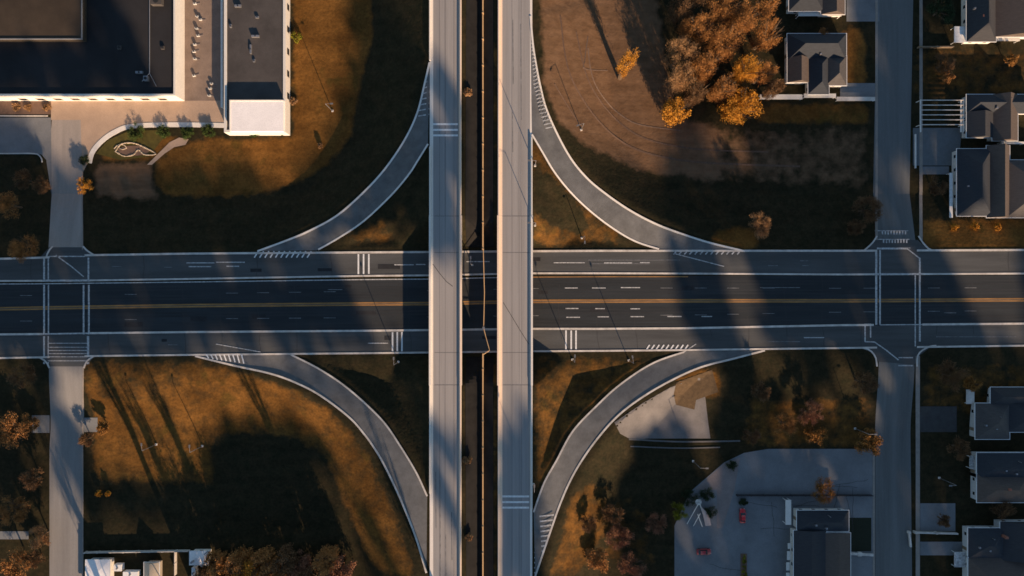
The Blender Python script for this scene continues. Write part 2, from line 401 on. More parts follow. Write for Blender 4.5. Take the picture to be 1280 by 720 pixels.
def band(name, ka, kb, x0, x1, z, m, da=0, db=0):
    xs = np.arange(x0, x1 + 1, 20.0); b = MB()
    for i, x in enumerate(xs):
        xa = W(x, 0)[0]
        b.v += [(xa, W(0, yl(ka, x) + da)[1], z), (xa, W(0, yl(kb, x) + db)[1], z)]
        if i: k = 2 * i; b.f.append([k - 2, k - 1, k + 1, k])
    return b.build(name, m)
struct(band('road', 'sepB', 'low', -160, 1440, 0.03, ASPH, -1, 1))
struct(band('service_road', 'top', 'sepA', -160, 1440, 0.022, ASPH2, -1, 1))
struct(band('service_road', 'low', 'bot', -160, 1440, 0.022, ASPH2, -1, 1))
# a newly paved darker lane strip in the southern service road
def linepath(k, x0, x1, dy=0, z=0.0):
    return [(W(x, 0)[0], W(0, yl(k, x) + dy)[1], z) for x in np.linspace(x0, x1, max(3, int((x1 - x0) / 12)))]
def joinmb(bs):
    o = MB()
    for b in bs:
        n = len(o.v); o.v += b.v; o.f += [[i + n for i in f] for f in b.f]
    return o
kb = []
SEG = [(-160, 62), (106, 1096), (1146, 1440)]
for (a, c_) in SEG:
    kb.append(ribbon(linepath('top', a, c_), 0.62, 0.16)); kb.append(ribbon(linepath('bot', a, c_), 0.55, 0.16))
struct(joinmb(kb).build('kerb', CONC))
md = []
for (a, c_) in [(-160, 53), (113, 1092), (1153, 1440)]:
    md.append(ribbon(linepath('sepA', a, c_, 0.6), 0.55, 0.13))
    md.append(ribbon(linepath('low', a, c_), 0.62, 0.13))
struct(joinmb(md).build('median_kerb', CONC))
lines = [ribbon(linepath('sepB', -160, 640, 0), 0.3, 0.012, 0.032), ribbon(linepath('sepA', 50, 115, 0.6), 0.6, 0.012, 0.032), ribbon(linepath('sepA', 1090, 1156, 0.6), 0.6, 0.012, 0.032), ribbon(linepath('low', 50, 115, 0), 0.45, 0.012, 0.04)]
lines.append(ribbon(linepath('low', 1100, 1156, 0), 0.3, 0.012, 0.04))
struct(joinmb(lines).build('lane_marking', PAINTW))
struct(joinmb([ribbon(linepath('mid', -160, 1440, -1.4), 0.40, 0.012, 0.034), ribbon(linepath('mid', -160, 1440, 1.4), 0.40, 0.012, 0.034), ribbon(linepath('sepB', 665, 860, 0.4), 0.28, 0.012, 0.034)]).build('yellow_centre_marking', YELL))
struct(ribbon(linepath('mid', -160, 1440, 0), 0.28, 0.010, 0.034).build('worn_median_marking', mat('median_tar', (0.12, 0.09, 0.07), 0.9, 0.3, 0.5)))
# dashes
ds = MB(); dw = MB()
def dash(mb, x0, x1, y, wdt=0.22, tilt=0):
    a = W(x0, y); b_ = W(x1, y + tilt); r = ribbon([(*a, 0), (*b_, 0)], wdt, 0.012, 0.04); n = len(mb.v); mb.v += r.v; mb.f += [[i + n for i in f] for f in r.f]
for x in range(-140, 1430, 42):
    if random.random() < .3: continue
    x += random.uniform(-3, 3)
    if 62 < x < 100 or 1080 < x < 1150: continue
    for off, kk in ((13.5, 'sepB'), (-16.5, 'low')):
        dash(ds, x, x + 15, yl(kk, x) + off + (1 if kk == 'sepB' else 0), 0.18)
for x0, x1, y in ((706, 722, 360), (740, 757, 360), (776, 800, 359.5), (707, 723, 385.6), (744, 756, 385.8), (788, 800, 386), (708, 725, 396.6), (747, 761, 396), (788, 805, 395.8), (834, 852, 395.6),
                  (877, 890, 395.6), (233, 268, 328.6), (270, 306, 327.8), (236, 264, 333.3), (283, 299, 332.8), (493, 517, 331), (520, 532, 330.6), (692, 731, 328.4), (755, 790, 328.6), (800, 812, 328.2), (460, 485, 429), (1005, 1030, 422), (583, 612, 327)):
    dash(dw, x0, x1, y, 0.30)
for x0, x1, y in ((735, 850, 325), (560 + 180, 812, 329.6), (140, 152, 333), (205, 215, 334), (410, 428, 362), (1000, 1010, 326), (1003, 1011, 332), (960, 972, 332), (1090 + 90, 1195, 391), (950, 1000, 359.5), (1170, 1270, 421), (960, 1000, 427), (210, 222, 431)):
    dash(ds, x0, x1, y, 0.2)
struct(ds.build('faded_lane_marking', PAINTF)); struct(dw.build('lane_dash_marking', PAINTW))
# tyre-dark wheel tracks, patches and transverse bars
def bars(name, rects, z, m, w_=0.6):
    b = MB()
    for (x0, y0, x1, y1) in rects:
        a = W(x0, y0, z); c_ = W(x1, y1, z)
        b.box(min(a[0], c_[0]), min(a[1], c_[1]), z, max(a[0], c_[0]), max(a[1], c_[1]), z + 0.012)
    return struct(b.build(name, m))
tb = []
for xs, ka, kk in (((448, 454.5, 461), 'top', 'sepA'), ((490.7, 496.6, 502.4), 'low', 'bot'), ((707.5, 714, 720), 'low', 'bot')):
    for x in xs: tb.append((x - .95, yl(ka, x) + 2.0, x + .95, yl(kk, x) - 1.8))
bars('transverse_bar_marking', tb, 0.045, PAINT)
wt = []
for ka, offs, m_ in (('sepB', (5.5, 9.5, 17, 21), 0), ('low', (-5.5, -9.5, -20, -24), 0)):
    for o_ in offs: wt.append(ribbon(linepath(ka, -160, 1440, o_), .5, .006, .031))
struct(joinmb(wt).build('wheel_track', mat('wheel_polish', (.027, .029, .031), .75, .35, .15, (.15, 1, 1))))
pt = MB()
for k in range(16):
    x = random.uniform(-60, 1300); kk = random.choice(['sepB', 'low', 'top', 'low']); dy = {'sepB': random.uniform(6, 24), 'low': random.choice([random.uniform(-26, -6), random.uniform(7, 20)]), 'top': random.uniform(8, 22)}[kk]
    if 40 < x < 120 or 1060 < x < 1160: continue
    a = W(x, yl(kk, x) + dy); pt.cbox(a[0], a[1], .034, random.uniform(1.5, 7), random.uniform(.8, 1.8), .006)
struct(pt.build('road_patch', mat('tar_patch', (.022, .022, .024), .8, .3, .5)))
sm = []
for x in range(-150, 1430, 47):
    if 45 < x < 118 or 1075 < x < 1160: continue
    p_ = [(W(x + random.uniform(-1.5, 1.5) + k * .6, 0)[0], W(0, yl('top', x) + 2 + (yl('bot', x) - yl('top', x) - 4) * k / 9)[1], 0) for k in range(10)]
    a_, b_ = random.choice([(0, 3), (3, 8), (2, 9), (0, 9), (6, 10)]); sm.append(ribbon(p_[a_:b_ + 1], .12, .004, .038))
struct(joinmb(sm).build('sealed_seam', CRACK_AND_SHADOW))
# intersections
cw = [(54, 322, 56.3, 352), (59.6, 322, 61.2, 352), (109.5, 322, 111.6, 352), (54, 356, 56.3, 418), (59.8, 356, 61.4, 418), (103.5, 356, 105.6, 418), (110, 356, 112.2, 418), (54, 420, 56.2, 455), (59.6, 420, 61, 455), (108.7, 420, 111.5, 455),
      (1094, 312, 1096.6, 406), (1099, 312, 1101, 406), (1143.3, 343, 1144.8, 433), (1148.6, 322, 1150.8, 427), (1080.5, 405, 1082.2, 427), (1087.4, 405, 1089, 422), (1080, 404.5, 1089, 406)]
bars('crosswalk_marking', cw, 0.05, PAINTW)
diag = []
for pts in ([(1134, 311), (1149.5, 323)], [(1096, 311), (1134, 311)], [(1081, 427), (1093, 427.5), (1108, 438), (1123, 450)], [(1123, 447), (1141, 447)], [(1123, 457), (1141, 457)], [(62, 320.5), (106, 320.5)], [(70, 319), (88, 332), (105, 346)]):
    diag.append(ribbon([(*W(*p), 0) for p in pts], 0.35, 0.012, 0.066))
for y in (429, 434, 438, 442, 446, 451): diag.append(ribbon([(*W(60, y), 0), (*W(110, y), 0)], 0.22, 0.012, 0.066))
struct(joinmb(diag).build('intersection_marking', PAINTW))
lb = MB()
for k in range(9):
    x = 1103 + k * 3.6
    for y in (303, 292): lb.cbox(*W(x, y, -1.0), zgrid(*W(x, y)) + 0.09, 0.45, 1.7, 0.012)
for y in (310, 299, 288):
    x0, z0 = 1098, 0
    a = W(1096, y); bb = W(1138, y); zz = zgrid(*a) + 0.10
    lb.box(a[0], a[1] - .12, zz, bb[0], a[1] + .12, zz + 0.012)
struct(lb.build('ladder_crosswalk_marking', PAINTW))

# ------------------------------------------------------------------ side streets and paved areas
STREETL = mat('sunlit_tone_street', (0.30, 0.265, 0.235), 0.9, 0.15, 0.12, (3, 0.15, 1), 0.01)  # street concrete again, lighter and warmer with sunlight put into its colour
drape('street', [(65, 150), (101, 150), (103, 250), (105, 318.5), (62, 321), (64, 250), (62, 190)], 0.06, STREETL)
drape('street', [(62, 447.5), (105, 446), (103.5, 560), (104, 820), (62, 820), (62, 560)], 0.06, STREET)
STREETR = mat('worn_street_asphalt', (0.125, 0.13, 0.128), 0.9, 0.22, 0.12, (3, 0.15, 1), 0.01)
drape('street', [(1098, -140), (1144, -140), (1144, 300), (1146, 312), (1094, 312), (1098, 300)], 0.06, STREETR)
drape('street', [(1098, 436), (1146, 434), (1143, 450), (1141, 820), (1094, 820), (1094, 560)], 0.06, STREETR)
# corner aprons
drape('street_apron', [(50, 322), (117, 318.5), (106, 309), (62, 309)], 0.07, ASPH2); drape('street_apron', [(1080, 312.8), (1160, 312.5), (1147, 300), (1095, 300)], 0.07, ASPH2)
drape('street_apron', [(1075, 434.5), (1165, 432.5), (1147, 446), (1143, 456), (1098, 452), (1092, 442)], 0.07, ASPH2); drape('street_apron', [(50, 447.5), (118, 445.5), (107, 458), (60, 458)], 0.07, ASPH2)
# sidewalks
wk = []
wk.append(drape_line('w', [(1150.5, -140), (1150.5, 300)], 1.0, 0.08, 0.1, WALK, False) if 0 else drape_line('w', [(1151, -140), (1151, 100), (1151, 300)], 1.0, 0.04, 0.1, WALK))
wk.append(drape_line('w', [(1147, 445), (1147, 600), (1147, 820)], 1.3, 0.04, 0.1, WALK)); wk.append(drape_line('w', [(1095.5, -140), (1095.5, 100), (1095.5, 300)], 0.8, 0.04, 0.1, WALK))
wk.append(drape_line('w', [(1092, 560), (1092, 650), (1092, 820)], 0.7, 0.04, 0.1, WALK)); wk.append(drape_line('w', [(102.6, 240), (103.2, 280), (103.5, 312)], 0.35, 0.04, 0.12, WALK)); wk.append(drape_line('w', [(104, 458), (103.5, 560), (104, 820)], 0.4, 0.04, 0.12, WALK))
struct(joinmb(wk).build('sidewalk', WALK))
ck = []
for pts in ([(1146, 458), (1146.5, 446), (1151, 439), (1162, 433), (1170, 432)], [(1075, 434.5), (1086, 437), (1094, 446), (1096, 458)], [(1148, 295), (1153, 303), (1162, 312), (1170, 312.5)], [(1096, 295), (1090, 304), (1080, 313)], [(58, 322), (61, 314), (66, 308)], [(118, 318.8), (110, 314), (104, 308)], [(50, 447), (58, 452), (62, 460)], [(118, 445), (109, 451), (105, 460)]):
    ck.append(drape_line('k', pts, 0.45, 0.03, 0.15, CONC))
struct(joinmb(ck).build('corner_kerb', CONC))
#drape('service_path', [(69, 150), (83, 150), (85, 200), (84, 318), (81.5, 318), (82, 200)], 0.09, CONC)
drape('forecourt', [(64, 124), (290, 124), (290, 160), (215, 158), (160, 160), (130, 176), (112, 200), (104, 215), (103, 240), (101, 262), (101, 150), (64, 150)], 0.075, PEACH)
drape('forecourt', [(223, -100), (283, -100), (283, 126), (223, 126)], 0.09, mat('court_paving', (0.22, 0.165, 0.13), 0.9, 0.18, 0.3, (1, 1, 1), 0.02))
drape('parking_lot', [(-160, 147), (64, 147), (64, 245), (58, 200), (52, 193), (-160, 192)], 0.08, LOT)
struct(joinmb([drape_line('k', [(-160, 192), (0, 192), (42, 192), (51, 196), (53, 203)], 0.35, 0.05, 0.15, CONC), drape_line('k', [(-160, 145), (0, 145), (60, 145)], 0.4, 0.05, 0.15, CONC)]).build('lot_kerb', CONC))
struct(joinmb([drape_line('k', [(112, 204), (116, 190), (128, 176), (144, 165), (165, 158), (215, 156), (288, 157)], 1.5, 0.09, 0.08, CONCW)]).build('footpath', CONCW))
drape('footpath', [(184, 206), (200, 190), (212, 178), (224, 172), (236, 174), (232, 181), (218, 184), (206, 192), (190, 206)], 0.085, PEACH)
#drape('bare_earth_path', [(116, 203), (182, 204), (186, 212), (182, 225), (190, 236), (180, 243), (130, 236), (116, 225)], 0.05, DIRT)
drape('garden_lawn', [(120, 192), (134, 176), (160, 164), (210, 162), (205, 172), (186, 196), (150, 200)], 0.055, mat('mown_lawn', (0.075, 0.06, 0.012), 0.95, 0.3, 0.8, (1, 1, 1), 0.03))
drape('driveway', [(103, 522), (122, 522), (122, 540), (103, 540)], 0.08, LOT); drape('driveway', [(40, 519), (62, 519), (62, 541), (40, 541)], 0.08, LOT); drape('driveway', [(-60, 664), (36, 664), (36, 674), (-60, 674)], 0.08, LOT)
drape('driveway', [(1058, -60), (1099, -60), (1099, 27), (1058, 27)], 0.08, LOT); drape('driveway', [(1050, 104), (1096, 104), (1096, 121), (1050, 121)], 0.08, LOT)
drape('driveway', [(1141, 160), (1202, 160), (1198, 207), (1141, 207)], 0.095, mat('blue_grey_drive', (0.13, 0.14, 0.145), 0.85, 0.1, 0.5)); drape('driveway', [(1150, 208), (1186, 208), (1186, 218), (1150, 218)], 0.08, LOT)
drape('driveway', [(1150, 629), (1194, 629), (1194, 664), (1150, 664)], 0.08, LOT); drape('driveway', [(1150, 677), (1209, 677), (1209, 694), (1150, 694)], 0.08, LOT); drape('driveway', [(1150, 508), (1196, 508), (1196, 540), (1150, 540)], 0.07, mat('old_drive', (0.05, 0.05, 0.05), 0.9, 0.2, 0.5))
drape('parking_lot', [(843, 820), (843, 657), (862, 615), (905, 578), (930, 566), (960, 561), (1092, 561), (1092, 820)], 0.08, LOT)
drape('rosy_lot_surface', [(868, 612), (905, 579), (925, 572), (918, 612), (903, 660), (896, 660), (896, 612)], 0.095, mat('rosy_concrete', (0.22, 0.18, 0.165), 0.9, 0.12, 0.4))  # lighter rosy patch laid over the lot
drape('concrete_apron', [(775, 542), (768, 528), (803, 504), (838, 484), (878, 470), (882, 500), (888, 548), (790, 550)], 0.06, mat('apron_concrete', (0.15, 0.14, 0.135), 0.9, 0.25, 0.15))
drape('bare_earth_path', [(842, 493), (845, 478), (890, 462), (898, 490), (870, 500), (868, 512), (845, 506)], 0.08, mat('gold_verge', (0.085, 0.055, 0.028), 0.95, 0.3, 0.8))
struct(joinmb([drape_line('k', [(786, 549), (850, 552), (925, 551)], 0.5, 0.05, 0.12, WALK), drape_line('k', [(788, 558), (850, 560), (900, 559)], 0.4, 0.05, 0.12, WALK)]).build('narrow_path', mat('dark_kerb', (0.12, 0.115, 0.11), 0.9, 0.1, 1)))
struct(joinmb([drape_line('k', [(735, 60), (738, 85), (744, 105), (757, 125), (775, 143), (800, 156), (850, 163)], 0.35, 0.05, 0.02, WALK), drape_line('k', [(735, 45), (731, 75), (731, 86), (760, 88)], 0.3, 0.05, 0.02, WALK)]).build('worn_track', mat('pale_track', (0.165, 0.112, 0.08), 0.95, 0.25, 1)))
tr_ = mat('wheel_rut_earth', (0.12, 0.075, 0.05), 0.95, 0.25, 1)
struct(joinmb([drape_line('k', [(668 + 25, 105), (705, 125), (722, 152), (728, 158)], 0.4, 0.05, 0.02, WALK), drape_line('k', [(720, 40), (740, 110), (790, 165), (860, 185), (960, 190)], 0.5, 0.05, 0.02, WALK), drape_line('k', [(700, 20), (715, 100), (770, 172), (850, 200), (1000, 208)], 0.6, 0.05, 0.02, WALK)]).build('wheel_rut', tr_))
# ------------------------------------------------------------------ ramps and highway
for k, (O, I, z) in ramps.items():
    v = []; f = []
    for i in range(NR):
        v += [tuple(O[i] + [0, 0, 0.03]), tuple(O[i] * .5 + I[i] * .5 + [0, 0, 0.035]), tuple(I[i] + [0, 0, 0.03])]
        if i: a = 3 * i; f += [[a - 3, a - 2, a + 1, a], [a - 2, a - 1, a + 2, a + 1]]
    o = mesh_obj('ramp', v, f, RAMP); 
    if sum(p.normal.z for p in o.data.polygons) < 0: o.data.flip_normals()
    struct(o)
    ks = [ribbon([tuple(p) for p in O], 0.55, 0.17, 0.0), ribbon([tuple(p) for p in I[:-1]], 0.5, 0.17, 0.0)]
    struct(joinmb(ks).build('ramp_kerb', CONCW if k in ('NW', 'NE') else CONC))
# hatched gores
def hatch(name, pairs, m=PAINTW, wd=0.35):
    b = []
    for (a, c_, h) in pairs:
        b.append(ribbon([(*W(*a, h), h), (*W(*c_, h), h)], wd, 0.014, 0.052))
    return struct(joinmb(b).build(name, m))
def gpair(ys, fl, fr, h): return [((fl(y), y + 1.2), (fr(y), y - 1.2), h) for y in ys]
hatch('gore_marking', gpair(np.arange(88, 145, 7.0), lambda y: np.interp(y, [80, 104, 140], [536, 531, 523]), lambda y: 536.5, HZ - 0.02), PAINTW)
hatch('gore_marking', gpair(np.arange(26, 160, 4.6), lambda y: np.interp(y, [20, 62, 106, 142, 160], [663, 664.5, 667, 675, 682]), lambda y: np.interp(y, [20, 62, 106, 142, 160], [663.5, 668, 676, 686, 694]) - 1.5, HZ - 0.0), PAINTW, 0.3)
hatch('gore_marking', [((668, y), (np.interp(y, [640, 667, 720], [694, 687, 670]), y - 2.5), HZ - 0.05) for y in np.arange(646, 722, 6.4)], PAINTW, 0.45)
hatch('gore_marking', [((318 + k * 6.6, 322), (323 + k * 6.6, 314), 0.03) for k in range(11)], PAINT, 0.4)
hatch('gore_marking', [((842 + k * 6.6, 318), (847 + k * 6.6, 312.5), 0.03) for k in range(13)], PAINTW, 0.4)
hatch('gore_marking', [((258 + k * 5.5, 443), (261 + k * 5.5, 448 + k * .8), 0.1) for k in range(9)], PAINT, 0.4)
hatch('gore_marking', [((808 + k * 6.0, 437), (812 + k * 6.0, 431), 0.03) for k in range(9)], PAINT, 0.42)
hatch('merge_marking', [((270, 430), (326, 440), 0.03), ((843, 317), (905, 333), 0.03), ((855, 440), (870, 430), .03)], PAINTW, 0.28)

def hstrip(name, x0, x1, ya, yb, z, m, dz=0.0):
    b = MB(); n = 24
    for i in range(n + 1):
        y = ya + (yb - ya) * i / n
        b.v += [(x0, y, z + dz), (x1, y, z + dz)]
        if i: k = 2 * i; b.f.append([k - 2, k - 1, k + 1, k])
    return struct(b.build(name, m))
for (x0, x1) in ((HXL, HXR), (RXL, RXR)):
    for ya, yb in ((YN, 135), (-135, YS)):
        hstrip('highway', x0, x1, ya, yb, HZ, DECK)
# pale shoulder gutters along both highways
def shoulder(x0, x1, m, nm='shoulder'):
    for ya, yb in ((YN, 135), (-135, YS)): hstrip(nm, x0, x1, ya, yb, HZ, m, 0.02)
SHP = mat('pale_gutter', (0.72, 0.67, 0.60), 0.85, 0.08, 0.4, (3, .2, 1)); SHO = mat('peach_gutter', (0.78, 0.62, 0.48), 0.85, 0.08, 0.4, (3, .2, 1))
dkx = lambda px: W(px, 0, HZ)[0]
shoulder(dkx(537.2), dkx(541.5), SHP); shoulder(dkx(573.5), dkx(576.8), SHO); shoulder(dkx(622.3), dkx(628), SHO); shoulder(dkx(662.5), dkx(665.2), SHP)
for ya, yb in ((YN, 135), (-135, YS)):
    pass
b = []
for px, wd in ((549.5, .25), (556.5, .3), (567.5, .2), (640, .22), (649, .2), (651.5, .3)):
    for ya, yb in ((YN, 135), (-135, YS)):
        b.append(ribbon([(dkx(px), ya, HZ), (dkx(px), yb, HZ)], wd, 0.008, 0.02))
struct(joinmb(b).build('tyre_track', mat('tyre_polish', (0.22, 0.208, 0.20), 0.8, 0.25, 0.1, (1, .2, 1))))
b = []
for (px, a, c_) in ((550, 600, 720), (564.5, 640, 700), (557, 668, 720), (641, 25, 105), (651, 30, 150), (640.5, 140, 190), (544.5, 590, 660)):
    b.append(ribbon([(*W(px, a, HZ), HZ), (*W(px + .6, c_, HZ), HZ)], 0.22, 0.01, 0.026))
struct(joinmb(b).build('highway_lane_marking', PAINTF))
bars('transverse_bar_marking', [(541.5, y - 1.2, 572.5, y + 1.2) for y in (155.2, 162.3, 169.2)] + [(628, y - 1.2, 661.5, y + 1.2) for y in (620.5, 627.6, 634.5)], HZ + 0.03, PAINT)

lc = []
for k in range(15):
    a_ = (random.uniform(860, 1080), random.uniform(575, 715)); pts = [a_]
    th = random.choice([0, 1.57]) + random.uniform(-.3, .3)
    for q in range(6): pts.append((pts[-1][0] + 7 * math.cos(th) + random.uniform(-1.5, 1.5), pts[-1][1] + 7 * math.sin(th) + random.uniform(-1.5, 1.5)))
    if all(inpoly([p[0]], [p[1]], [(846, 715), (846, 662), (905, 585), (930, 570), (1088, 565), (1088, 715)])[0] for p in pts): lc.append(drape_line('k', pts, .11, .095, .006, CRACK_AND_SHADOW))
if lc: struct(joinmb(lc).build('sealed_seam', CRACK_AND_SHADOW))
# overpasses: each one a thing
def overpass(x0, x1, label, wire_shadow):
    cx = (x0 + x1) / 2; hw = (x1 - x0) / 2
    r = empty('overpass', cx, (YN + YS) / 2, 0, label, 'overpass', 'parallel highway overpasses'); oy = -(YN + YS) / 2; ox = -cx
    def B(name, m, *boxes):
        b = MB()
        for q in boxes: b.box(q[0] + ox, q[1] + oy, q[2], q[3] + ox, q[4] + oy, q[5])
        return b.build(name, m, r)
    B('deck', DECK, (x0, YS + .02, HZ - 0.45, x1, YN - .02, HZ))
    lp = SHP if x0 < -20 else SHO; rp = SHO if x0 < -20 else SHP
    B('parapet', lp, (x0 - .1, YS, HZ - .3, x0 + .45, YN, HZ + 0.85)); B('parapet', rp, (x1 - .45, YS, HZ - .3, x1 + .1, YN, HZ + 0.85))
    B('gutter', lp, (x0 + .46, YS + .03, HZ, x0 + (1.1 if lp == SHP else 1.45), YN - .03, HZ + .02)); B('gutter', rp, (x1 - .8, YS + .03, HZ, x1 - .46, YN - .03, HZ + .02))
    for k in range(4):
        gx_ = x0 + 1.2 + k * (x1 - x0 - 2.4) / 3
        B('girder', CONC, (gx_ - .25, YS, HZ - 1.4, gx_ + .25, YN, HZ - 0.46))
    for yy in (W(0, 346.5)[1], W(0, 412)[1]):
        B('pier_cap', CONC, (x0 + .5, yy - .5, HZ - 2.2, x1 - .5, yy + .5, HZ - 1.41))
        for k in range(3):
            b = MB().tube((ox + x0 + 1.5 + k * (x1 - x0 - 3) / 2, yy + oy, 0.0), (ox + x0 + 1.5 + k * (x1 - x0 - 3) / 2, yy + oy, HZ - 2.21), .42, .42, 16)
            b.build('pier_column', CONC, r, True)
    for yy in (YS, YN - .25, W(0, 316, HZ)[1], W(0, 441, HZ)[1]):
        B('expansion_joint', CRACK_AND_SHADOW, (x0 + 1.5, yy + .05, HZ, x1 - .85, yy + .13, HZ + .015))
    p = [(*W(*q, HZ), HZ) for q in wire_shadow]
    rb = ribbon([(a + ox, b_ + oy, c_) for a, b_, c_ in p], 0.16, 0.01, 0.012); rb.build('crack_and_wire_shadow', CRACK_AND_SHADOW, r)  # shadow of a wire, painted as a dark strip across the deck
    b = MB(); nn = 0
    for px in ((549.5, 556.5, 567.5) if x0 < -20 else (640, 649, 652)):
        b.box(dkx(px) - .12 + ox, YS + oy + .3, HZ, dkx(px) + .12 + ox, YN + oy - .3, HZ + .008)
    b.build('tyre_track', bpy.data.materials['tyre_polish'], r)
    for ye in (YS - .2, YN + .2):
        B('abutment', CONC, (x0 + .3, ye - .5, 1.0, x1 - .3, ye + .4, HZ - .46))
overpass(HXL, HXR, 'western concrete overpass deck with a wide pale west edge, beside the dark median gap', [(541, 330), (549, 341), (558, 352), (566, 358)])
overpass(RXL, RXR, 'eastern concrete overpass deck with a peach coloured west edge and a long painted diagonal wire shadow', [(629, 378), (640, 396), (652, 416), (661, 430)])
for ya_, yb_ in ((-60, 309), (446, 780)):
    drape('gap_shade_sheet', [(583, ya_), (617, ya_), (617, yb_), (583, yb_)], .08, bpy.data.materials.get('gap_shade_black') or mat('gap_shade_black', (.012, .011, .010), .95, .4, .5))  # black sheet that paints the shade between the two highways
# highway edge barriers away from ramp mouths
for nm, px, a, c_, side, lb in (('w', 576, -60, 271, 'e', 'low concrete barrier on the east edge of the western highway, upper half'), ('w', 576, 479, 790, 'e', 'low concrete barrier on the east edge of the western highway, lower half'),
                      ('w', 623.5, -60, 271, 'w', 'low peach barrier on the west edge of the eastern highway, upper half'), ('w', 623.5, 479, 790, 'w', 'low peach barrier on the west edge of the eastern highway, lower half'),
                      ('w', 664.8, 172, 271, 'e', 'short pale barrier on the east edge of the eastern highway above the overpass'), ('w', 664.8, 479, 636, 'e', 'pale barrier on the east edge of the eastern highway beside the lower ramp'),
                      ('w', 537.6, 184, 271, 'w', 'short pale barrier on the west edge of the western highway above the overpass'), ('w', 537.6, 479, 616, 'w', 'pale barrier on the west edge of the western highway beside the lower left ramp'),
                      ('w', 537.6, -60, 76, 'w', 'pale barrier on the west edge of the western highway at the top of the photo')):
    pa = W(px, a, HZ); pc = W(px, c_, HZ)
    o = ribbon([(pa[0], pa[1], HZ), (pc[0], pc[1], HZ)], 0.34, 0.8, 0.02).build('highway_barrier', SHO if ('peach' in lb or px == 576) else SHP)
    tag(o, lb, 'barrier', 'concrete barriers along the highways')
# median wall and crossing cable
GOLDC = mat('warm_wall_concrete', (0.55, 0.36, 0.18), 0.8, 0.12, 0.5)
for (a, c_, lb) in ((-60, 312, 'thin upright wall running down the dark gap between the highways, upper half'), (442, 790, 'thin golden wall running down the dark gap between the highways, lower half')):
    pa = W(603.6, a, 5); pc = W(603.6, c_, 5); b = MB()
    b.box(pa[0] - .16, min(pa[1], pc[1]), -1, pa[0] + .16, max(pa[1], pc[1]), 5.3)
    y = min(pa[1], pc[1])
    while y < max(pa[1], pc[1]):
        b.box(pa[0] - .24, y + .02, -1, pa[0] + .24, y + .32, 5.45); y += 8
    tag(b.build('median_wall', GOLDC), lb, 'wall', 'median walls between the highways')
e = empty('overhead_cable', *W(604, 378, 5), 0, 'thin cable with a bend crossing high over the road between the two overpasses', 'cable')
cp = [(*W(604, 312, 5.4), 5.4), (*W(605.5, 366, 5.0), 5.0), (*W(604.5, 410, 4.9), 4.9), (*W(607, 420, 4.8), 4.8), (*W(612, 438, 5.0), 5.0), (*W(604, 443, 5.4), 5.4)]
b = MB()
for p, q in zip(cp, cp[1:]): b.tube(Vector(p) - e.location, Vector(q) - e.location, .12, .12, 6)
b.build('conduit', GOLDC, e)
b = MB(); b.cbox(cp[2][0] - e.location.x, cp[2][1] - e.location.y, 4.6, .7, .7, .5); b.build('junction_box', METAL, e)

# ------------------------------------------------------------------ opaque puffs added out of view in the south-east, shaped to cast the shade
SHADE = [
 [(-150, 258), (330, 258), (392, 300), (440, 350), (470, 440), (200, 446), (120, 440), (-150, 440)],
 [(462, 20), (545, 20), (545, 225), (470, 280), (385, 295), (395, 262), (440, 215), (454, 120)],
 [(-150, 195), (48, 195), (60, 300), (70, 455), (92, 540), (110, 570), (110, 640), (-150, 640)],
 [(268, 556), (385, 552), (430, 600), (440, 645), (262, 645)],
 [(440, 600), (500, 690), (545, 700), (545, 800), (470, 800)],
 [(120, 640), (240, 640), (240, 680), (120, 680)],
 [(498, 400), (530, 425), (548, 470), (548, 720), (515, 560)],
 [(590, 440), (640, 440), (645, 660), (590, 660)],
 [(838, 296), (898, 302), (922, 445), (866, 440)],
 [(938, 285), (1165, 300), (1235, 425), (1500, 440), (1500, 900), (810, 900), (780, 620), (800, 562), (905, 560), (905, 450), (950, 440)],
 [(885, 160), (1100, 155), (1100, 300), (860, 300), (850, 235)],
 [(1096, -200), (1205, -200), (1205, 262), (1165, 275), (1150, 300), (1096, 300)],
 [(-150, 34), (84, 34), (84, -60), (118, -60), (178, 70), (192, 100), (-150, 100)],
 [(1275, 290), (1500, 290), (1500, 440), (1290, 440)],
]
LIT = [[(912, 200), (958, 200), (965, 262), (922, 262)], [(18, 560), (72, 560), (82, 615), (28, 615)], [(-20, 450), (38, 450), (44, 500), (-20, 500)], [(935, 430), (1005, 430), (1015, 505), (945, 505)], [(1040, 440), (1080, 440), (1085, 525), (1045, 525)], [(985, 500), (1020, 500), (1025, 585), (985, 585)], [(885, 585), (912, 585), (915, 645), (885, 645)], [(1165, 300), (1170, 275), (1205, 275), (1205, 300)]]
CA = 112.0; sp = 2.5
uh = Vector((-sunv.y, sunv.x, 0)).normalized()          # across the sun
vh = Vector((sunv.x, sunv.y, 0)).normalized()           # towards the sun
puffs = []
for a in np.arange(-260, 260, sp):
    for c_ in np.arange(-260, 260, sp / math.sin(EL)):
        g = uh * a + vh * (c_ + random.uniform(-3, 3)) + uh * random.uniform(-.8, .8)
        px = 640 + g.x / S; py = 360 - g.y / S
        if not (-150 < px < 1500 and -200 < py < 900): continue
        for si, p in enumerate(SHADE):
            if inpoly([px], [py], p)[0] and not any(inpoly([px], [py], q)[0] for q in LIT):
                if random.random() > {6: .45, 0: .12, 4: .2, 5: .2}.get(si, .05): puffs.append((g, si))
                break
BLOCKER = mat('sun_blocker_white', (0.8, 0.8, 0.82), 1.0, 0.02, 0.05, spec=0.0)
bysi = {}
for g, si in puffs: bysi.setdefault(si, []).append(g)
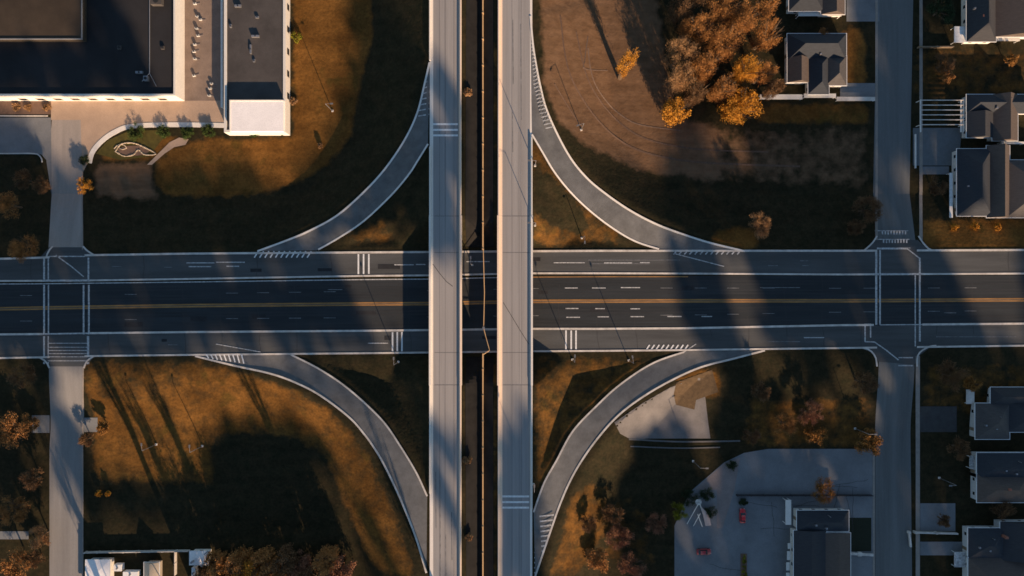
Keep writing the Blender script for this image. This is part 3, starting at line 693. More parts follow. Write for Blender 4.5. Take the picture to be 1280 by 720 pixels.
for si, gs in bysi.items():
    b = MB()
    for g in gs:
        alt = CA + 3.0 * math.sin(g.x * .05) + random.uniform(-2, 2); q = g + sunv * (alt / sunv.z)
        b.ico(q, random.uniform(2.2, 2.9), 1, (1.0, 1.0, 0.9), 0.12)
    o = b.build('sun_blocker', BLOCKER, None, True); struct(o, 'stuff')

# ------------------------------------------------------------------ vegetation
def crown_mesh(name, c, r, hz, n, m, parent, leaf=0.4, twig=False, lumps=9, flat=0.8, seed=0):
    rs = np.random.default_rng(seed + 11)
    L_ = []
    for k in range(lumps):
        a = rs.uniform(0, 2 * math.pi); d = r * math.sqrt(rs.uniform(0.0, 0.80)); z = c[2] + hz * rs.uniform(-0.75, 0.7) * (1 - d / r * .4)
        L_.append((c[0] + d * math.cos(a), c[1] + d * math.sin(a), z, r * rs.uniform(0.14, 0.34)))
    v = np.zeros((n * 4, 3))
    wts = np.array([l[3] ** 2 for l in L_]); ch = rs.choice(len(L_), n, p=wts / wts.sum()); LA = np.array(L_)[ch]
    d = rs.normal(size=(n, 3)); d /= np.linalg.norm(d, axis=1)[:, None]
    rad = rs.uniform(0.1, 1.45, n) ** 0.8
    P = LA[:, :3] + d * (LA[:, 3] * rad)[:, None] * np.array([1, 1, flat * hz / r * 1.3])
    if twig:
        ax = P - np.array([c[0], c[1], c[2] - hz * 1.1]); ax /= np.linalg.norm(ax, axis=1)[:, None]; ax += rs.normal(scale=.45, size=(n, 3)); ax /= np.linalg.norm(ax, axis=1)[:, None]
        up = rs.normal(size=(n, 3)); s_ = np.cross(ax, up); s_ /= np.linalg.norm(s_, axis=1)[:, None]
        ln = rs.uniform(.5, 1.4, n)[:, None] * leaf * 2; wd = rs.uniform(.08, .2, n)[:, None] * leaf
    else:
        ax = rs.normal(size=(n, 3)); ax /= np.linalg.norm(ax, axis=1)[:, None]
        up = rs.normal(size=(n, 3)); s_ = np.cross(ax, up); s_ /= np.linalg.norm(s_, axis=1)[:, None]
        ln = rs.uniform(.5, 1.1, n)[:, None] * leaf; wd = rs.uniform(.4, .8, n)[:, None] * leaf
    v[0::4] = P - s_ * wd; v[1::4] = P + ax * ln * .5 - s_ * wd * 0.2 + s_ * wd; v[2::4] = P + ax * ln; v[3::4] = P + ax * ln * .5 - s_ * wd * 1.4
    f = np.arange(n * 4).reshape(n, 4)
    return mesh_obj(name, v.tolist(), f.tolist(), m, parent)

NT = [0]
def tree(px, py, h, r, col, label, twig=False, n=None, leaf=0.42, group='trees', name='autumn_tree', cat='tree', zc=None, lumps=24, base_px=True):
    """px, py = where the middle of the crown shows; h = total height, r = crown radius"""
    NT[0] += 1; rnd = random.Random(NT[0] * 31)
    zc = zc if zc is not None else h * 0.66
    g0 = zgrid(*W(px, py)); x, y = W(px, py, g0 + zc); g0 = zgrid(x, y)
    e = empty(name, x, y, g0, label, cat, group)
    b = MB(); tr = 0.045 * h ** .9 + .05
    b.tube((0, 0, -.3), (0.05 * h * rnd.uniform(-1, 1), 0.05 * h * rnd.uniform(-1, 1), h * .45), tr, tr * .6, 8, False)
    top = b.v[-1]; tp = Vector((sum(v[0] for v in b.v[-8:]) / 8, sum(v[1] for v in b.v[-8:]) / 8, h * .45))
    for k in range(9):
        a = k * 2.4 + rnd.uniform(-.4, .4); rr = r * rnd.uniform(.5, .9); s0 = Vector((tp.x, tp.y, 0)) * rnd.uniform(.5, 1); s0.z = h * rnd.uniform(.28, .45)
        mpt = Vector((rr * .5 * math.cos(a), rr * .5 * math.sin(a), h * rnd.uniform(.5, .62))); ept = Vector((rr * math.cos(a + .3), rr * math.sin(a + .3), h * rnd.uniform(.62, .88)))
        b.tube(s0, mpt, tr * .42, tr * .26, 6, False); b.tube(mpt, ept, tr * .26, tr * .06, 5, False)
        for q in range(3):
            a2 = a + rnd.uniform(-.9, .9); m2 = mpt.lerp(ept, rnd.uniform(.1, .7)); b.tube(m2, m2 + Vector((math.cos(a2) * r * .35, math.sin(a2) * r * .35, h * rnd.uniform(.05, .18))), tr * .14, tr * .03, 4, False)
    b.build('trunk', BARK, e)
    n = n or int(130 * r * r + 1200)
    if twig: n = int(n * 1.3)
    leaf *= .85
    crown_mesh('crown', (0, 0, zc), r, (h - zc) * 1.0, min(n, 12000), LF[col], e, leaf, twig, lumps, seed=NT[0])
    return e
def shrub(px, py, r, h, col, label, name='shrub', n=None, group='shrubs', leaf=.22):
    NT[0] += 1
    g0 = zgrid(*W(px, py)); x, y = W(px, py, g0 + h * .6)
    e = empty(name, x, y, zgrid(x, y), label, 'shrub', group)
    b = MB()
    for k in range(6):
        a = k * 1.05; b.tube((0, 0, -.1), (r * .5 * math.cos(a), r * .5 * math.sin(a), h * .6), .05, .02, 5, False)
    b.build('stem', BARK, e)
    crown_mesh('foliage', (0, 0, h * .5), r, h * .5, n or int(500 + 700 * r), LF[col], e, leaf * .9, False, 30, 1.0, seed=NT[0]); return e

# north-west garden
for px, py, r, lb in ((168, 164, 2.2, 'widest clipped dark green shrub at the west end of the row by the footpath'), (204, 164, 1.7, 'clipped green shrub second from west in the row by the footpath'), (234, 166, 1.7, 'clipped green shrub in the middle of the row, beside the path junction'), (261, 163, 1.7, 'clipped green shrub just west of the white roofed annex'),
                      (318, 163, 1.6, 'dark green shrub against the south wall of the white roofed annex'), (353, 164, 1.0, 'small shrub at the south-east corner of the white roofed annex')):
    shrub(px, py, r * 1.25, 1.7, 'green', lb, 'clipped_shrub', group='clipped shrubs by the white roofed building', n=2400)
shrub(105, 200, 1.7, 1.8, 'dark', 'round dark shrub beside the side street at the west end of the footpath', 'round_shrub')
shrub(370, 47, 1.7, 2.0, 'lime', 'round yellow green shrub on the lawn beside the white east wall', 'round_shrub')
shrub(367, 127, 1.3, 1.2, 'tan', 'small pale shrub against the white east wall near the annex', 'round_shrub')
tree(105, 233, 4.5, 2.7, 'gold', 'small golden tree beside the side street below the round dark shrub', leaf=.3, group=None, n=1500)
b = MB()
e = empty('garden_bed', *W(160, 184), zgrid(*W(160, 184)), 'leaf shaped garden bed ringed with pale stones beside the footpath', 'garden bed')
def ringpts(cx, cy, a, b_, n): return [(cx + a * math.cos(t), cy + b_ * math.sin(t)) for t in np.linspace(0, 2 * math.pi, n, endpoint=False)]
lens = resample([(135, 186), (142, 177), (155, 175), (168, 179), (186, 189), (172, 190), (164, 184), (158, 190), (146, 192), (135, 186)], 64)
for px, py in lens[:-1]:
    x, y = W(px, py); b.ico((x - e.location.x, y - e.location.y, .15), random.uniform(.2, .34), 1, (1.2, 1, .8), .15)
b.build('stone_edging', STONE, e, True); b = MB()
b = drape_line('r', [(143, 186), (148, 181), (155, 181), (159, 185), (153, 187), (149, 185)], .3, .05, .18, STONE); b.v = [(v[0] - e.location.x, v[1] - e.location.y, v[2] - e.location.z) for v in b.v]
b.build('rockery', STONE, e, True)
b = MB(); b.poly([(W(px, py)[0] - e.location.x, W(px, py)[1] - e.location.y, .12) for px, py in ringpts(158, 185, 20, 6.5, 24)][::-1]); b.build('soil', DIRT, e)
# western blocks
T = [
 (12, 257, 8, 3.6, 'rust', 'rusty tree at the left edge of the photo above the wide road', True), (30, 307, 7, 4.2, 'rust', 'bare brown tree by the road at the corner of the left side street', True), (52, 232, 6, 2.6, 'brown', 'small brown tree hugging the left side street, in the dark lot', True), (28, 224, 6, 3.0, 'brown', 'dim brown tree in the middle of the dark lot under the parking kerb', True),
 (14, 542, 8, 5.6, 'rust', 'wide orange tree at the left edge beside the short driveway', False), (36, 528, 5, 2.8, 'rust', 'small orange tree touching the short driveway west of the side street', False), (30, 470, 7, 3.6, 'brown', 'dim bare tree south of the wide road in the west dark lot', True),
 (128, 535, 4, 2.0, 'amber', 'small bright orange tree at the end of the short east driveway', False), (108, 549, 4, 2.1, 'brown', 'round bare tree on the verge below the short east driveway', True),
 (50, 670, 6, 3.5, 'tan', 'tan round tree touching the side street near the bottom left', True), (18, 636, 7, 4.4, 'rust', 'dim russet tree north of the bottom left driveway', True), (20, 706, 8, 5.0, 'rust', 'russet tree in the bottom left corner of the photo', False), (44, 700, 5, 2.6, 'brown', 'small dim tree right of the bottom left corner tree', True),
 (40, 600, 6, 3.2, 'brown', 'bare tree midway down the west lot beside the side street', True), (123, 617, 2.2, .9, 'gold', 'left of two tiny orange saplings on the dark lawn', False), (135, 617, 2.2, .8, 'gold', 'right of two tiny orange saplings on the dark lawn', False),
]
for px, py, h, r, c_, lb, tw in T: tree(px, py, h, r, c_, lb, tw, group='trees west of the side street' if px < 62 else None, leaf=.38)
# autumn trees along the bottom edge
T = [(298, 704, 12, 3.2, 'rust', 'russet treetop just right of the small one by the white box roof'), (356, 700, 12, 3.2, 'brown', 'brown treetop poking up between the russet and the reddish crown'), (270, 700, 9, 2.6, 'rust', 'small russet treetop touching the white box roof', ), (330, 702, 12, 3.4, 'rust', 'russet treetop poking above the bottom row below the dark basin'), (408, 700, 12, 3.2, 'rust', 'russet treetop just left above the round pinkish one'), (284, 716, 11, 4.0, 'rust', 'orange brown treetop at the bottom edge, nearest to the white box roof'), (312, 722, 12, 4.6, 'gold', 'golden treetop at the bottom edge, second from the white box roof'), (345, 718, 12, 4.2, 'rust', 'russet treetop at the bottom edge straight below the pond'),
     (372, 708, 9, 3.6, 'red', 'reddish round treetop at the bottom edge between russet crowns'), (395, 722, 11, 4.2, 'brown', 'dark brown treetop at the bottom edge left of the pink one'), (424, 714, 7, 4.0, 'red', 'round pinkish treetop at the bottom edge, east end of the row'), (250, 735, 13, 4.0, 'brown', 'brown treetop just below the white box roof'),
     (330, 760, 15, 5.0, 'brown', 'tall brown tree behind the bottom row'), (385, 765, 15, 5.0, 'rust', 'tall russet tree behind the bottom row')]
for px, py, h, r, c_, lb in T: tree(px, py, h * 1.1, r * 1.15, c_, lb, False, group='autumn trees along the bottom edge', zc=h * .5, lumps=40, n=5200)
# tall bare trees farther south throw the long streaks over the meadow
for i, (px, h) in enumerate(((205, 36), (237, 31), (275, 35), (405, 33), (560, 20), (120, 24))):
    tree(px, 800 + (i % 3) * 14, h, 2.4, 'brown', 'tall slender bare tree south of the photo', True, n=900, group='tall bare trees south of the meadow', name='bare_tree', cat='tree')
# north-east grove
grove = [(845, 140, 7, 4.2, 'gold', 0, 'bright golden tree on the brown field, western of the two brightest'), (925, 134, 7, 5.8, 'gold', 0, 'broad bright golden tree beside the house, eastern of the two brightest'), (783, 80, 7, 2.6, 'gold', 0, 'lone narrow golden tree on the brown field'),
 (850, 70, 9, 4.6, 'tan', 1, 'pale bare tree at the west edge of the grove'), (848, 100, 8, 3.8, 'tan', 1, 'pale bare tree just above the western bright golden tree'), (870, 38, 10, 4.8, 'rust', 1, 'russet bare tree near the top west of the grove'), (880, 85, 9, 4.2, 'rust', 1, 'dim russet tree in the middle west of the grove'),
 (900, 12, 11, 5.0, 'rust', 1, 'russet tree at the top edge of the grove'), (905, 55, 10, 5.0, 'rust', 1, 'large russet tree in the heart of the grove'), (925, 28, 10, 4.6, 'rust', 0, 'dense orange brown tree near the top of the grove'), (932, 88, 9, 3.8, 'gold', 1, 'thin golden tree just above the broad golden one'),
 (950, 12, 10, 4.2, 'rust', 0, 'orange brown tree at the top edge beside the first house'), (958, 45, 9, 3.8, 'rust', 0, 'orange brown tree between grove and the second house'), (955, 92, 6, 3.0, 'rust', 1, 'small russet tree touching the second house on its west'), (870, 118, 6, 3.0, 'brown', 1, 'dim bare tree between the two bright golden trees'),
 (855, 8, 10, 4.5, 'brown', 1, 'dim bare tree at the top edge, west end of the grove'), (903, 112, 7, 3.2, 'rust', 1, 'small russet tree at the west shoulder of the broad golden one'), (965, 112, 5, 2.2, 'brown', 1, 'low brown tree by the porch of the second house')]
for px, py, h, r, c_, tw, lb in grove:
    if c_ == 'gold' and not tw:
        H_ = 26 if px < 800 else 13
    else: H_ = 13 + h * .85
    tree(px, py, H_, r * (.8 if px < 800 else .92), c_, lb, H_ != 13, group='grove in the upper right', n=int(2600 + 330 * r * r / 1.1), leaf=.36, zc=H_ * (.5 if H_ != 13 else .45), lumps=54)
tree(950, 280, 6, 3.7, 'tan', 'round tan tree alone on the dark slope north of the wide road', True, group=None, n=3400, leaf=.36)
tree(1083, 262, 7, 4.4, 'brown', 'dim bare brown tree beside the right side street north of the wide road', True, group=None)
tree(1070, 285, 5, 2.4, 'brown', 'small dim bare tree left of the ladder crosswalk', True, group=None)
# south-east
T = [(980, 530, 6, 3.4, 'rust', 'russet tree left of the pair between the wide road and the grey lot', 1), (1014, 517, 7, 3.8, 'red', 'reddish tree right of the pair between the wide road and the grey lot', 1), (1020, 545, 5, 3.4, 'amber', 'low golden tree at the north edge of the grey lot', 0), (940, 545, 4, 2.4, 'brown', 'small dim tree at the north west corner of the grey lot', 1),
     (1086, 552, 6, 4.2, 'amber', 'orange tree overhanging the right side street above the grey lot', 0), (1030, 612, 7, 3.6, 'amber', 'golden tree on the north side of the dark roofed building in the lot', 1), (950, 490, 6, 2.8, 'brown', 'dim bare tree in the dark lawn south of the wide road', 1), (1080, 478, 8, 3.6, 'brown', 'dark bare tree at the south-west corner of the right crossing', 1),
     (820, 655, 5, 3.2, 'red', 'small reddish tree touching the west edge of the grey lot', 1), (848, 640, 5, 2.4, 'lime', 'yellowish small tree left of the scrap heap', 1), (775, 672, 6, 4.0, 'red', 'reddish tree in the thicket right of the lower ramp', 1), (748, 700, 6, 4.2, 'rust', 'russet tree in the thicket at the bottom, nearest the ramp', 0), (790, 705, 6, 3.8, 'red', 'reddish brown tree in the thicket at the bottom, east side', 1),
     (765, 640, 6, 3.0, 'brown', 'dim bare tree on top of the thicket', 1), (735, 655, 4, 2.4, 'brown', 'small dim bush tree between ramp and thicket', 1),
     (1190, 470, 7, 4.4, 'brown', 'brown tree in the front yard west of the upper lower-right house', 1), (1215, 480, 5, 2.4, 'amber', 'small golden tree at the roof corner of the upper lower-right house', 0), (1200, 560, 6, 3.2, 'brown', 'dim tree between the two lower right houses', 1),
     (1265, 75, 5, 1.9, 'amber', 'small golden tree in the dark yard at the right edge', 0), (1180, 80, 6, 3.4, 'brown', 'brown bush-like tree in the dark yard above the ladder frame', 1), (1185, 96, 3.5, 2.0, 'rust', 'small rusty tree just above the ladder frame', 0),
     (1172, 232, 5, 2.8, 'brown', 'dim tree in the small yard below the blue grey driveway', 1), (1178, 12, 7, 4.0, 'dark', 'dark evergreen in the yard at the top right', 0), (1180, 650, 5, 1.8, 'brown', 'thin dim tree by the lower right driveway', 1), (1255, 640, 6, 2.8, 'brown', 'dim tree between the two lowest houses at the right edge', 1), (1030, 40, 4, 1.6, 'rust', 'small russet tree between the two upper houses', 0)]
for px, py, h, r, c_, lb, tw in T: tree(px, py, h, r, c_, lb, bool(tw), leaf=.38, group=None)
for i, (px, py, lb) in enumerate(((1194, 284, 'western small golden bush on the lit verge by the right houses'), (1219, 283, 'middle small golden bush on the lit verge by the right houses'), (1248, 284, 'eastern small golden bush on the lit verge by the right houses'))):
    shrub(px, py, 1.3, 1.5, 'gold', lb, group='golden bushes on the verge')
for px, py, lb, r in ((585, 115, 'pale round bush in the gap between the highways near the top', 1.3), (584, 575, 'pale bush in the gap between the highways below the crossing', 1.4), (586, 672, 'small pale bush in the lowest part of the highway gap', 1.0), (400, 182, 'tiny pale bush on the golden lawn by the dark slope', .8)):
    shrub(px, py, r, 1.6, 'tan', lb, group=None, name='pale_bush', leaf=.3, n=2200)
for px, py, lb in ((1182, 247, 'left golden flower bed bush in the small yard'), (1176, 251, 'right golden flower bed bush in the small yard')):
    pass
# hedge strip in the lot
e = empty('hedge', *W(933, 712), zgrid(*W(933, 712)), 'narrow clipped hedge strip standing in the grey lot at the bottom edge', 'hedge')
crs = [crown_mesh('foliage', (0, dy, .6), 1.1, .6, 500, LF['lime'], e, .22, False, 5, 1.0, seed=900 + int(dy * 3)) for dy in (2.6, .9, -.9, -2.8)]
b = MB().box(-1, -4, -.05, 1, 4, .25); b.build('planter', DIRT, e)

# ------------------------------------------------------------------ buildings
def rbox(mb, x0, y0, x1, y1, z0, z1, ox, oy):
    return mb.box(min(x0, x1) - ox, min(y0, y1) - oy, z0, max(x0, x1) - ox, max(y0, y1) - oy, z1)
g = NOR
# big flat roofed building
def prect(px0, py0, px1, py1, h):
    a = W(px0, py0, h); c_ = W(px1, py1, h); return (a[0], c_[1], c_[0], a[1])
def flatbuild(px0, py0, px1, py1, h, g, roofm, label, name='flat_roofed_building', par=.7, cop=.55):
    x0, y0, x1, y1 = prect(px0, py0, px1, py1, g + h)
    ox, oy = (x0 + x1) / 2, (y0 + y1) / 2
    e = empty(name, ox, oy, g, label, 'building')
    b = MB(); t = cop
    for q in ((x0, y0, x1, y0 + t), (x0, y1 - t, x1, y1), (x0, y0 + t, x0 + t, y1 - t), (x1 - t, y0 + t, x1, y1 - t)):
        b.box(q[0] - ox, q[1] - oy, -.5, q[2] - ox, q[3] - oy, h)
    b.build('wall', WALLW, e)
    b = MB().box(x0 + t - ox, y0 + t - oy, h - par - .3, x1 - t - ox, y1 - t - oy, h - par); b.build('roof', roofm, e)
    return e, (x0 - ox, y0 - oy, x1 - ox, y1 - oy)
e, rc = flatbuild(-200, -220, 219, 119.5, 6.2, g, ROOFD, 'huge dark flat roofed building with bright white walls filling the upper left corner')
ex, ey = e.location.x, e.location.y
h = 6.2
px_ = prect(-200, -220, 104, 50, g + h + 1); b = MB(); b.box(px_[0] - ex + 1, px_[1] - ey, h - .7, px_[2] - ex, px_[3] - ey - 1, h + 1.2); pe = b.build('penthouse', ROOFB, e)
b = MB()
for q in ((px_[0] + 1, px_[1] - .0, px_[2], px_[1] + .35), (px_[2] - .35, px_[1] + .36, px_[2], px_[3] - 1)): b.box(q[0] - ex, q[1] - ey, h + 1.21, q[2] - ex, q[3] - ey, h + 1.5)
b.build('coping', mat('grey_coping', (0.20, 0.20, 0.20), .6, .1, 1), pe)
vp = lambda px, py, z=g + h - .7: (W(px, py, z)[0] - ex, W(px, py, z)[1] - ey)
b = MB(); p0 = vp(187.5, -50); p1 = vp(187.5, 92); b.tube((*p0, h - .45), (*p1, h - .45), .14, .14, 8); p2 = vp(178, 102); p3 = vp(196, 108)
b.tube((*p1, h - .45), (*p2, h - .45), .1, .1, 8); b.tube((*p1, h - .45), (*p3, h - .45), .1, .1, 8); b.build('roof_pipe', METAL, e)
for (qx, qy, s1, s2, hh) in ((175, 91, 2.2, .7, .7), (184, 99, 1.3, 1.5, 1.1), (198, 3, 3.4, 2.4, 1.6), (150, 60, 1.1, 1.1, .6), (204, 60, 1.0, 1.0, .5)):
    b = MB().cbox(*vp(qx, qy), h - .7, s1, s2, hh); f_ = b.build('rooftop_unit', METAL if qy > 80 else ROOFG, e); 
    MB().tube((*vp(qx, qy), h - .7 + hh), (*vp(qx, qy), h - .7 + hh + .12), min(s1, s2) * .35, min(s1, s2) * .35, 14).build('fan_grille', BLACK, f_)
# windows and door on the south wall
x0, y0, x1, y1 = rc
for k in range(9):
    xx = x1 - 6 - k * 5.5
    f_ = MB().box(xx - 1.3, y0 - .05, 1.0, xx + 1.3, y0 - .004, 3.0).build('window', mat('bronze_frame', (0.1, .08, .06), .5, .05, 1) if k == 0 else bpy.data.materials['bronze_frame'], e)
    MB().box(xx - 1.15, y0 - .08, 1.15, xx + 1.15, y0 - .055, 2.85).build('pane', GLASS, f_)
# annex with white roof portion
e, rc = flatbuild(280, -220, 357, 165.5, 4.4, g, ROOFG, 'long narrow building with white east wall and a white roofed south end', cop=.8, par=.35)
ex, ey = e.location.x, e.location.y; h = 4.4
q = prect(287, 125, 354, 164, g + h + 1.3); b = MB().box(q[0] - ex, q[1] - ey, h - .7, q[2] - ex, q[3] - ey, h + 1.35); wr = b.build('white_roof_block', ROOFW, e)
b = MB()
for s_ in ((q[0], q[3] - .3, q[2], q[3]), (q[0], q[1], q[0] + .3, q[3] - .31)): b.box(s_[0] - ex, s_[1] - ey, h + 1.35, s_[2] - ex, s_[3] - ey, h + 1.55)
b.build('coping', WALLW, wr)
x0, y0, x1, y1 = rc
for (qx, qy, s1, s2, hh) in ((298, 8, 2.0, .7, .6), (320, 46, 2.4, .6, .8), (314, 62, .5, 2.8, .6), (289, 33, .6, 1.0, .6), (322, 22, 1.0, .6, .5), (318, 76, .7, .9, .4)):
    xx, yy = W(qx, qy, g + h - .35)[0] - ex, W(qx, qy, g + h - .35)[1] - ey
    f_ = MB().cbox(xx, yy, h - .35, s1, s2, hh).build('rooftop_unit', METAL, e); MB().tube((xx, yy, h - .35 + hh), (xx, yy, h - .25 + hh), min(s1, s2) * .35, min(s1, s2) * .3, 12).build('fan_grille', BLACK, f_)
for k in range(7):
    yy = y0 + 12 + k * 7
    f_ = MB().box(x1 + .004, yy - 1, 1, x1 + .05, yy + 1, 3).build('window', bpy.data.materials['bronze_frame'], e); MB().box(x1 + .055, yy - .85, 1.15, x1 + .08, yy + .85, 2.85).build('pane', GLASS, f_)
# freestanding pale court wall at x = 277
pa = W(277, -60, g + 3); pb = W(277, 134, g + 3)
tag(MB().box(pa[0] - .3, pb[1], g - .5, pa[0] + .3, pa[1], g + 3.0).build('court_wall', CONCW), 'straight pale wall between the paved court and the long narrow building', 'wall')
# row of white condensers in the court
row = [(243, 4), (246, 20), (250, 24), (245, 35), (247, 44), (243, 55), (242, 64), (243, 73), (242, 94), (262, 110), (264, 104), (261, 119)]
rl = ['topmost white condenser unit in the paved court', 'second white condenser unit from the top of the court', 'condenser unit leaning right of the second from the top', 'fourth white condenser unit down the court', 'fifth white condenser unit down the court', 'sixth white condenser unit down the court, above the isolated pair', 'upper of the two small units before the gap', 'lower of the two small units before the gap', 'isolated white unit near the lower end of the court row', 'left of the clustered units at the lower court corner', 'upper right of the clustered units at the lower court corner', 'lowest unit of the cluster at the lower court corner']
for (qx, qy), lb in zip(row, rl):
    x, y = W(qx, qy, g + .8); e = empty('condenser_unit', x, y, g + .09, lb, 'condenser', 'condenser units in the court', random.uniform(-.3, .3))
    MB().cbox(0, 0, 0, .95, .5, .7).build('casing', PAINTW, e); MB().tube((0, 0, .7), (0, 0, .78), .2, .18, 14).build('fan_grille', BLACK, e)
    MB().box(.48, -.04, .1, 1.6, .04, .2).build('pipe', METAL, e)
# planter strip in front of big building
for i, (qx, lb) in enumerate(((20, 'low pale bush in the planter strip by the building, left'), (34, 'low pale bush in the planter strip by the building, middle'), (58, 'low pale bush in the planter strip by the building, next to the drive'))):
    shrub(qx, 134, 1.2, 1.2, 'tan', lb, group='bushes in the planter strip', leaf=.25)
drape('planting_bed', [(-160, 126), (64, 126), (64, 143), (-160, 143)], 0.085, DIRT)

# houses -----------------------------------------------------------
def hip(mb, x0, y0, x1, y1, z, rise, gable=False, ax=None, th=.12):
    w_, d_ = x1 - x0, y1 - y0; ax = ax or ('x' if w_ >= d_ else 'y'); k = 0 if gable else min(w_, d_) / 2
    if ax == 'x': a, c_ = (x0 + k, (y0 + y1) / 2, z + rise), (x1 - k, (y0 + y1) / 2, z + rise)
    else: a, c_ = ((x0 + x1) / 2, y0 + k, z + rise), ((x0 + x1) / 2, y1 - k, z + rise)
    p = [(x0, y0, z), (x1, y0, z), (x1, y1, z), (x0, y1, z)]; n = len(mb.v)
    mb.v += p + [a, c_] + [(q[0], q[1], q[2] - th) for q in p]
    if ax == 'x': fs = [(0, 1, 5, 4), (1, 2, 5), (2, 3, 4, 5), (3, 0, 4)]
    else: fs = [(0, 1, 4), (1, 2, 5, 4), (2, 3, 5), (3, 0, 4, 5)]
    fs += [(0, 6, 7, 1), (1, 7, 8, 2), (2, 8, 9, 3), (3, 9, 6, 0), (9, 8, 7, 6)]
    mb.f += [[n + i for i in f] for f in fs]
def house(label, wings, g, rm, wm=SIDING, hw=3.0, chim=None, porch=(), dormer=None, group='houses'):
    """wings = roof outlines in photo pixels at eave height: (px0,py0,px1,py1,rise,gable,axis)"""
    q0 = prect(*wings[0][:4], g + hw); ox, oy = (q0[0] + q0[2]) / 2, (q0[1] + q0[3]) / 2
    e = empty('house', ox, oy, g, label, 'house', group)
    for i, wg in enumerate(wings):
        x0, y0, x1, y1 = prect(*wg[:4], g + hw); x0 -= ox; x1 -= ox; y0 -= oy; y1 -= oy; hh = hw + .04 * i
        rb = MB(); hip(rb, x0, y0, x1, y1, hh, wg[4] * 1.35, wg[5], wg[6]); 
        ro = rb.build('roof', wg[7] if len(wg) > 7 else rm, e)
        o_ = .45; wb = MB().box(x0 + o_, y0 + o_, -.4, x1 - o_, y1 - o_, hh - .13)
        if wg[5]:   # gable triangles
            ax = wg[6] or ('x' if (x1 - x0) >= (y1 - y0) else 'y')
            if ax == 'y':
                for yy in (y0 + o_, y1 - o_): wb.poly([(x0 + o_, yy, hh - .13), (x1 - o_, yy, hh - .13), ((x0 + x1) / 2, yy, hh + wg[4] * 1.35 - .3)])
            else:
                for xx in (x0 + o_, x1 - o_): wb.poly([(xx, y0 + o_, hh - .13), (xx, y1 - o_, hh - .13), (xx, (y0 + y1) / 2, hh + wg[4] * 1.35 - .3)])
        wb.build('wall', wm, e)
        fb = MB()
        for s_ in ((x0 - .14, y0 - .14, x1 + .14, y0 - .004), (x0 - .14, y1 + .004, x1 + .14, y1 + .14), (x0 - .14, y0 - .003, x0 - .004, y1 + .003), (x1 + .004, y0 - .003, x1 + .14, y1 + .003)): fb.box(s_[0], s_[1], hh - .16, s_[2], s_[3], hh + .03)
        fb.build('gutter', WMETAL, ro)
        # windows on the wall sides facing the middle of the place
        n = max(1, int((x1 - x0) / 4)); ysd = (y0 + o_) if oy > 0 else (y1 - o_); sg = -1 if oy > 0 else 1
        for k in range(n):
            xx = x0 + (k + .5) * (x1 - x0) / n; a_, b_ = sorted((ysd + sg * .004, ysd + sg * .06))
            f_ = MB().box(xx - .6, a_, 1, xx + .6, b_, 2.2).build('window', WMETAL, e); a_, b_ = sorted((ysd + sg * .065, ysd + sg * .09)); MB().box(xx - .5, a_, 1.1, xx + .5, b_, 2.1).build('pane', GLASS, f_)
        n = max(1, int((y1 - y0) / 4)); 
        for k in range(n):
            yy = y0 + (k + .5) * (y1 - y0) / n
            if k == 0 and i == 0:
                d_ = MB().box(x0 + o_ - .07, yy - .5, .05, x0 + o_ - .004, yy + .5, 2.1).build('door', WOOD, e); MB().box(x0 + o_ - .14, yy + .3, 1, x0 + o_ - .075, yy + .38, 1.1).build('handle', METAL, d_)
            else:
                f_ = MB().box(x0 + o_ - .06, yy - .6, 1, x0 + o_ - .004, yy + .6, 2.2).build('window', WMETAL, e); MB().box(x0 + o_ - .09, yy - .5, 1.1, x0 + o_ - .065, yy + .5, 2.1).build('pane', GLASS, f_)
    for (a, b_, c_, d_, zz, m) in porch:
        x0, y0, x1, y1 = prect(a, b_, c_, d_, g + zz); po = MB().box(x0 - ox, y0 - oy, zz - .18, x1 - ox, y1 - oy, zz).build('porch_roof', m, e)
        for xx, yy in ((x0 + .2, y0 + .2), (x1 - .2, y0 + .2), (x0 + .2, y1 - .2), (x1 - .2, y1 - .2)): MB().cbox(xx - ox, yy - oy, -.2, .14, .14, zz).build('post', WMETAL, po)
    if chim:
        x, y = W(*chim, g + hw + 2.4); MB().cbox(x - ox, y - oy, hw - .2, .9, .7, 3.0).build('chimney', mat('brick_red', (.24, .10, .07), .9, .2, 2) if 'brick_red' not in bpy.data.materials else bpy.data.materials['brick_red'], e)
    for dx_, dy_ in ((-9, 5), (4, 9)):
        x, y = W((wings[0][0] + wings[0][2]) / 2 + dx_, (wings[0][1] + wings[0][3]) / 2 + dy_, g + hw + 1.2); MB().cbox(x - ox, y - oy, hw, .5, .5, 1.9).build('roof_vent', METAL, e)
    vb = MB(); x, y = W((wings[0][0] + wings[0][2]) / 2 + 8, (wings[0][1] + wings[0][3]) / 2 - 6, g + hw + 1.5); vb.tube((x - ox, y - oy, hw), (x - ox, y - oy, hw + 2.6), .12, .12, 8); vb.build('vent_pipe', METAL, e)
    return e
gN = zgrid(*W(1020, 80)); gS = zgrid(*W(1240, 600))
house('house with dark hipped roofs and white porch strips, directly above the lit orange verge', [(984, 42, 1058, 76, 2.6, False, 'x', SH2), (984, 72, 1012, 103, 1.8, True, 'y', SH3), (1010, 70, 1036, 118, 2.0, False, 'y', SH2), (1032, 70, 1058, 107, 1.7, False, 'y', SH1)], gN, SH1, WALLW, 3.2, (1040, 56),
      ((950, 118, 1003, 124, 1.6, WALLW), (1005, 117, 1045, 122, 1.8, WALLW), (1046, 121, 1094, 126, 1.2, CONC)))
house('house cut by the top edge left of the side street, with a white eave', [(986, -50, 1030, 14, 2.4, False, 'y', SH2), (1026, -40, 1056, 18, 2.0, True, 'y', SH3)], gN, SH1, WALLW, 3.2, None, ((998, 15, 1052, 20, 2.6, WALLW),))
